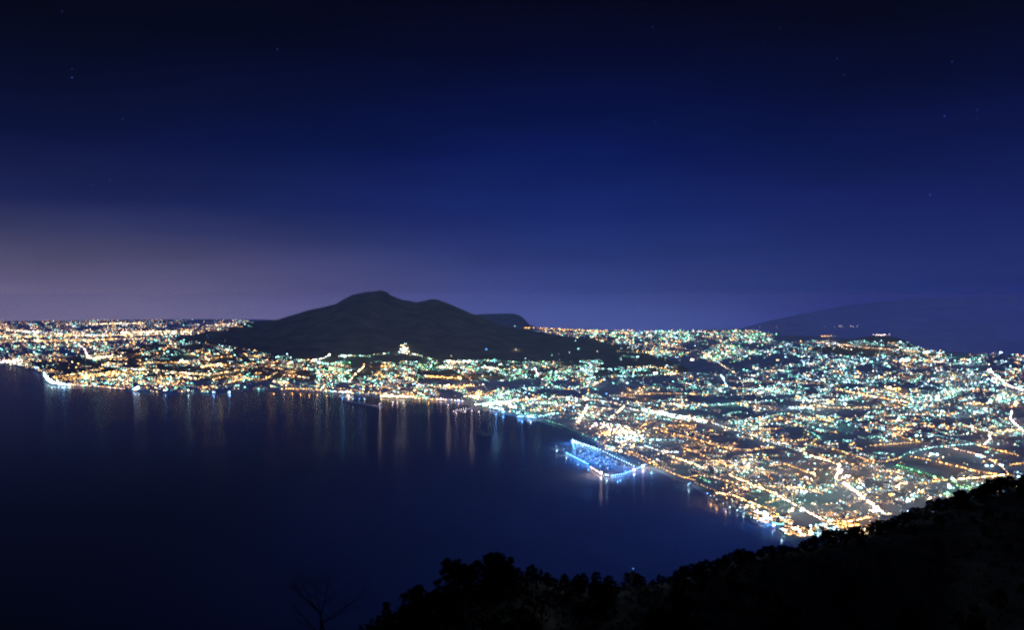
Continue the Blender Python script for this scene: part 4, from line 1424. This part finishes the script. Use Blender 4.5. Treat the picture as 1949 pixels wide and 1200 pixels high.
def hill_z(x, y):
    """height of the hillside at forward distance y"""
    y = np.maximum(np.asarray(y, float), 1.0)
    uu = np.asarray(x, float) / y
    s_, D_ = np.interp(uu, crest_u, crest_s), np.interp(uu, crest_u, crest_D)
    f = y / D_
    ang = s_ - (1 - np.clip(f, 0, 1)) ** 2 * 0.55
    z = CAM[2] - 1.7 * np.exp(-y / 6.0) + ang * y
    zb = CAM[2] + s_ * D_ + (y - D_) * (s_ - .05) - np.maximum(y - D_, 0) ** 2 * 0.0016
    z = np.where(y > D_, zb, z)
    z = z + 1.1 * (fbm(np.asarray(x) / 9, y / 9, 31) - .9) * np.clip(y / 20, 0, 1)
    return np.maximum(z, -30)


uh = np.linspace(crest_u[0], crest_u[-1], 320)
sh = np.concatenate([np.linspace(.02, 1, 90), np.linspace(1.02, 3.4, 50)])
UH, SH = np.meshgrid(uh, sh)
DH = np.interp(UH, crest_u, crest_D)
YH = SH * DH
XH = UH * YH
hs = grid_obj('hillside', XH, YH, hill_z(XH, YH), M_SLOPE)
tag(hs, kind='structure')

bx_ = np.linspace(-1600, 1600, 80)
by_ = np.linspace(-420, 3, 40)
X, Y = np.meshgrid(bx_, by_)
Zb = CAM[2] - 3.2 + 195 * np.clip(-Y / 190, 0, 1) ** 1.15 + 14 * (fbm(X / 120, Y / 120, 41) - .5) * np.clip(-Y / 60, 0, 1) - np.maximum(np.abs(X) - 60, 0) * .06 * np.clip(1 + Y / 200, 0, 1)
tag(grid_obj('moon_shade_slope', X, Y, Zb, M_SLOPE), kind='structure')  # unseen slope behind the camera, added to keep moonlight off the hillside

M_BARK = noisy('dark bark', (0.020, 0.015, 0.011), (0.045, 0.036, 0.028), 3.0, .95)
M_LEAF = noisy('dark evergreen leaves', (0.014, 0.022, 0.010), (0.040, 0.052, 0.022), 1.2, .8)


def leaf_quads(mb, c, r, n, size):
    P = rng.normal(0, 1, (n, 3))
    P /= np.linalg.norm(P, axis=1)[:, None]
    P *= (rng.random((n, 1)) ** .45) * np.array(r)
    P += np.array(c)
    for p in P:
        a = rng.normal(0, 1, 3)
        a /= np.linalg.norm(a)
        b_ = np.cross(a, rng.normal(0, 1, 3))
        b_ /= np.linalg.norm(b_)
        s_ = size * rng.uniform(.6, 1.4)
        mb.add([p + a * s_, p + b_ * s_ * .55, p - a * s_, p - b_ * s_ * .55], [(0, 1, 2, 3)])


def make_tree(h, spread, clumps, leaves, size, trunk=.3, name='evergreen_tree'):
    t_ = MB()
    top = Vector((random.uniform(-.3, .3), random.uniform(-.3, .3), h * .72))
    mid = Vector((random.uniform(-.25, .25), random.uniform(-.25, .25), h * trunk))
    r0 = .022 * h + .06
    t_.tube((0, 0, -1.2), mid, r0, r0 * .75, 8)
    t_.tube(mid, top, r0 * .75, r0 * .25, 7)
    c_ = MB()
    for k in range(clumps):
        a = 2.4 * k + random.uniform(-.5, .5)
        f = (k + .5) / clumps
        rad = spread * (1 - .75 * f) ** .6 * random.uniform(.55, 1.0)
        zz = h * (trunk + (1 - trunk) * (.12 + .80 * f)) + random.uniform(-.3, .3)
        p = Vector((rad * math.cos(a), rad * math.sin(a), zz))
        b0 = mid.lerp(top, min(1, f * .9))
        t_.tube(b0, p, r0 * .32, r0 * .1, 5)
        cr = spread * random.choice((random.uniform(.20, .34), random.uniform(.34, .50)))
        leaf_quads(c_, p, (cr, cr, cr * .72), leaves, size)
    leaf_quads(c_, (top.x, top.y, h * .9), (spread * .3, spread * .3, h * .1), leaves, size)
    tr = empty(name, (0, 0, 0))
    t_.build('trunk', M_BARK, tr)
    c_.build('crown', M_LEAF, tr)
    return tr


protos = [make_tree(7.0, 2.6, 15, 170, .21, .08), make_tree(8.5, 2.5, 18, 150, .21, .08), make_tree(5.5, 2.6, 13, 170, .20, .06), make_tree(9.5, 2.0, 19, 140, .21, .07),
          make_tree(6.5, 3.2, 16, 170, .22, .06), make_tree(4.0, 2.0, 10, 160, .18, .02)]
KIND = ['round-topped evergreen tree', 'tall uneven evergreen tree', 'low spreading oak tree', 'narrow upright evergreen tree', 'broad bushy oak tree', 'low rounded shrub-like tree']
t_used = [False] * 6


def place_tree(x, y, k, sc, label, group):
    src = protos[k]
    if not t_used[k]:
        t_used[k] = True
        o = src
    else:
        o = src.copy()
        COL.objects.link(o)
        for ch in src.children:
            q = ch.copy()
            q.parent = o
            COL.objects.link(q)
    o.location = (x, y, float(hill_z(x, y)))
    o.rotation_euler = (0, 0, random.uniform(0, 6.28))
    o.scale = (sc * random.uniform(.9, 1.1),) * 2 + (sc,)
    tag(o, label, 'tree', group)


def stretch(px):
    for lim, w_ in [(800, 'on the low end of the dark hillside'), (1000, 'on the knoll above the bay'), (1260, 'on the saddle of the dark ridge'), (1500, 'on the ridge below the open sea'),
                    (1700, 'on the ridge under the near town'), (1830, 'on the ridge under the motorway')]:
        if px < lim: return w_
    return 'on the high right end of the ridge'


# trees whose tops draw the skyline: picture x, picture y of the top, kind
TOPS = [(735, 1146, 3), (850, 1064, 1), (866, 1068, 0), (882, 1074, 4), (897, 1075, 2), (910, 1068, 0), (927, 1056, 3), (938, 1052, 1), (950, 1055, 0), (962, 1068, 4), (972, 1060, 3), (985, 1082, 5), (1013, 1076, 5),
        (1030, 1085, 3), (1042, 1090, 5), (1075, 1093, 4), (1100, 1094, 5), (1135, 1090, 2), (1160, 1097, 5), (1193, 1091, 1), (1214, 1094, 0), (1222, 1098, 2), (1243, 1104, 5)]
for px, py, k in TOPS:
    D_ = float(np.interp(px, [p[0] for p in CREST_D], [p[1] for p in CREST_D]))
    d = pix_dir(px, py)
    y = D_ * .96
    x = d[0] / d[1] * y
    top = CAM[2] + d[2] / d[1] * y
    hgt = top - float(hill_z(x, y))
    base_h = [7.0, 8.5, 5.5, 9.5, 6.5, 4.0][k]
    place_tree(x, y, k, max(hgt / base_h, .3), 'black %s %s' % (KIND[k], stretch(px)), 'trees ' + stretch(px))
sky_x = np.arange(1255, 1965, 7.5)
SKYL = [(1240, 1103), (1262, 1100), (1285, 1088), (1300, 1077), (1315, 1077), (1340, 1070), (1385, 1056), (1400, 1050), (1440, 1043), (1480, 1040), (1520, 1037), (1535, 1030), (1545, 1022), (1560, 1018), (1575, 1010), (1590, 1010), (1612, 1005), (1622, 1002), (1640, 1006),
        (1660, 992), (1700, 988), (1715, 976), (1740, 968), (1760, 962), (1780, 948), (1800, 945), (1815, 942), (1830, 932), (1860, 934), (1872, 918), (1885, 912), (1915, 906), (1935, 908), (1960, 904)]
for px in sky_x:
    px = px + rng.uniform(-3, 3)
    D_ = float(np.interp(px, [p[0] for p in CREST_D], [p[1] for p in CREST_D])) * rng.uniform(.88, 1.0)
    py = np.interp(px, [p[0] for p in SKYL], [p[1] for p in SKYL]) + rng.uniform(-3, 7)
    d = pix_dir(px, py)
    x = d[0] / d[1] * D_
    top = CAM[2] + d[2] / d[1] * D_
    hgt = top - float(hill_z(x, D_))
    k = int(rng.choice([0, 1, 2, 4, 4, 0, 5]))
    base_h = [7.0, 8.5, 5.5, 9.5, 6.5, 4.0][k]
    place_tree(x, D_, k, max(hgt / base_h, .45), 'black %s %s' % (KIND[k], stretch(px)), 'trees ' + stretch(px))
# trees down the near side of the slope
n = 0
while n < 130:
    px, f = rng.uniform(760, 1990), rng.uniform(.35, .93)
    D_ = float(np.interp(px, [p[0] for p in CREST_D], [p[1] for p in CREST_D]))
    y = D_ * f
    x = (px - CX) / FPX * y
    if y < 45: continue
    k = int(rng.choice([0, 2, 4, 5]))
    place_tree(x, y, k, rng.uniform(.55, .85), 'black %s downhill, %s' % (KIND[k], stretch(px).replace('on the', 'below the')), 'trees below the crest, ' + stretch(px))
    n += 1
# undergrowth, one mass
ug = MB()
for i in range(5200):
    px, f = rng.uniform(690, 2000), rng.uniform(.30, 1.02)
    D_ = float(np.interp(px, [p[0] for p in CREST_D], [p[1] for p in CREST_D]))
    y = D_ * f
    x = (px - CX) / FPX * y
    z = float(hill_z(x, y))
    leaf_quads(ug, (x, y, z + .5), (1.1, 1.1, .7), 6, .38)
o = ug.build('undergrowth', M_LEAF)
tag(o, 'dense black scrub covering the whole wooded slope between the trees', 'undergrowth', kind='stuff')

# the bare tree at the lower left
bt = MB()


def branch(p, d, L, r, depth):
    segs = 3 + (depth == 0)
    for i in range(segs):
        q = p + d * (L / segs)
        bt.tube(p, q, r, r * .82, 6 if r > .05 else 4, 0, False)
        p = q
        r *= .82
        d = (d + Vector((random.uniform(-.16, .16), random.uniform(-.16, .16), random.uniform(-.05, .12)))).normalized()
        if depth < 4 and random.random() < .8:
            s_ = (d * .45 + Vector((random.choice((-1, 1)) * random.uniform(.5, 1), random.uniform(-.7, .7), random.uniform(-.1, .4)))).normalized()
            branch(p, s_, L * random.uniform(.5, .8), r * .55, depth + 1)
    if depth < 4:
        for k in range(2):
            s_ = (d + Vector((random.uniform(-.8, .8), random.uniform(-.6, .6), random.uniform(-.1, .5)))).normalized()
            branch(p, s_, L * random.uniform(.5, .75), r * .7, depth + 1)


q = on_plane_y(np.array([610.0]), np.array([1215.0]), 62.0)[0]
random.seed(5)
branch(Vector((0, 0, 0)), Vector((-.05, 0, 1)).normalized(), 3.2, .16, 0)
branch(Vector((.25, .1, .2)), Vector((.10, 0, 1)).normalized(), 3.5, .13, 0)
bare = empty('bare_tree', (q[0], q[1], q[2] - 1.4))
b_o = bt.build('branches', M_BARK, bare)
tr = MB()
zz = float(hill_z(q[0], q[1])) - (q[2] - 1.4) - .6
tr.tube((0, 0, min(zz, -.8)), (0, 0, .3), .26, .17, 8)
tr.build('trunk', M_BARK, bare)
tag(bare, 'leafless tree with thin spreading branches standing over the dark water', 'tree')

# small beacon hut among the trees on the saddle
D_ = 236.0
q = on_plane_y(np.array([1205.0]), np.array([1096.0]), D_)[0]
zg = float(hill_z(q[0], q[1]))
hut = empty('beacon_hut', (q[0], q[1], zg))
w_ = MB()
w_.tube((0, 0, -1), (0, 0, q[2] - zg), 1.5, 1.5, 14)
M_WHITE = material('white render', (.6, .6, .58), .8)
w_.build('wall', M_WHITE, hut)
w_ = MB()
n = 14
V, F = [], []
for k in range(5):
    a = k / 4 * math.pi / 2
    for i in range(n):
        t_ = 2 * math.pi * i / n
        V.append((1.6 * math.cos(a) * math.cos(t_) + 1e-4, 1.6 * math.cos(a) * math.sin(t_), q[2] - zg + 1.1 * math.sin(a)))
for k in range(4):
    for i in range(n):
        F.append((k * n + i, k * n + (i + 1) % n, (k + 1) * n + (i + 1) % n, (k + 1) * n + i))
w_.add(V, F)
w_.build('dome', M_WHITE, hut)
w_ = MB()
w_.tube((0, 0, q[2] - zg + 1), (0, 0, q[2] - zg + 1.9), .05, .04, 6)
ms = w_.build('mast', M_POST, hut)
w_ = MB()
w_.octa((0, 0, q[2] - zg + 2.0), .10, .16)
w_.build('blue_lamp', LM[LM_INDEX[('b', 0)]], ms)
tag(hut, 'small pale domed hut with a blue lamp on its mast, among trees on the saddle', 'hut')
print('lamps', len(lamps), 'houses', len(houses), 'objects', len(bpy.data.objects))
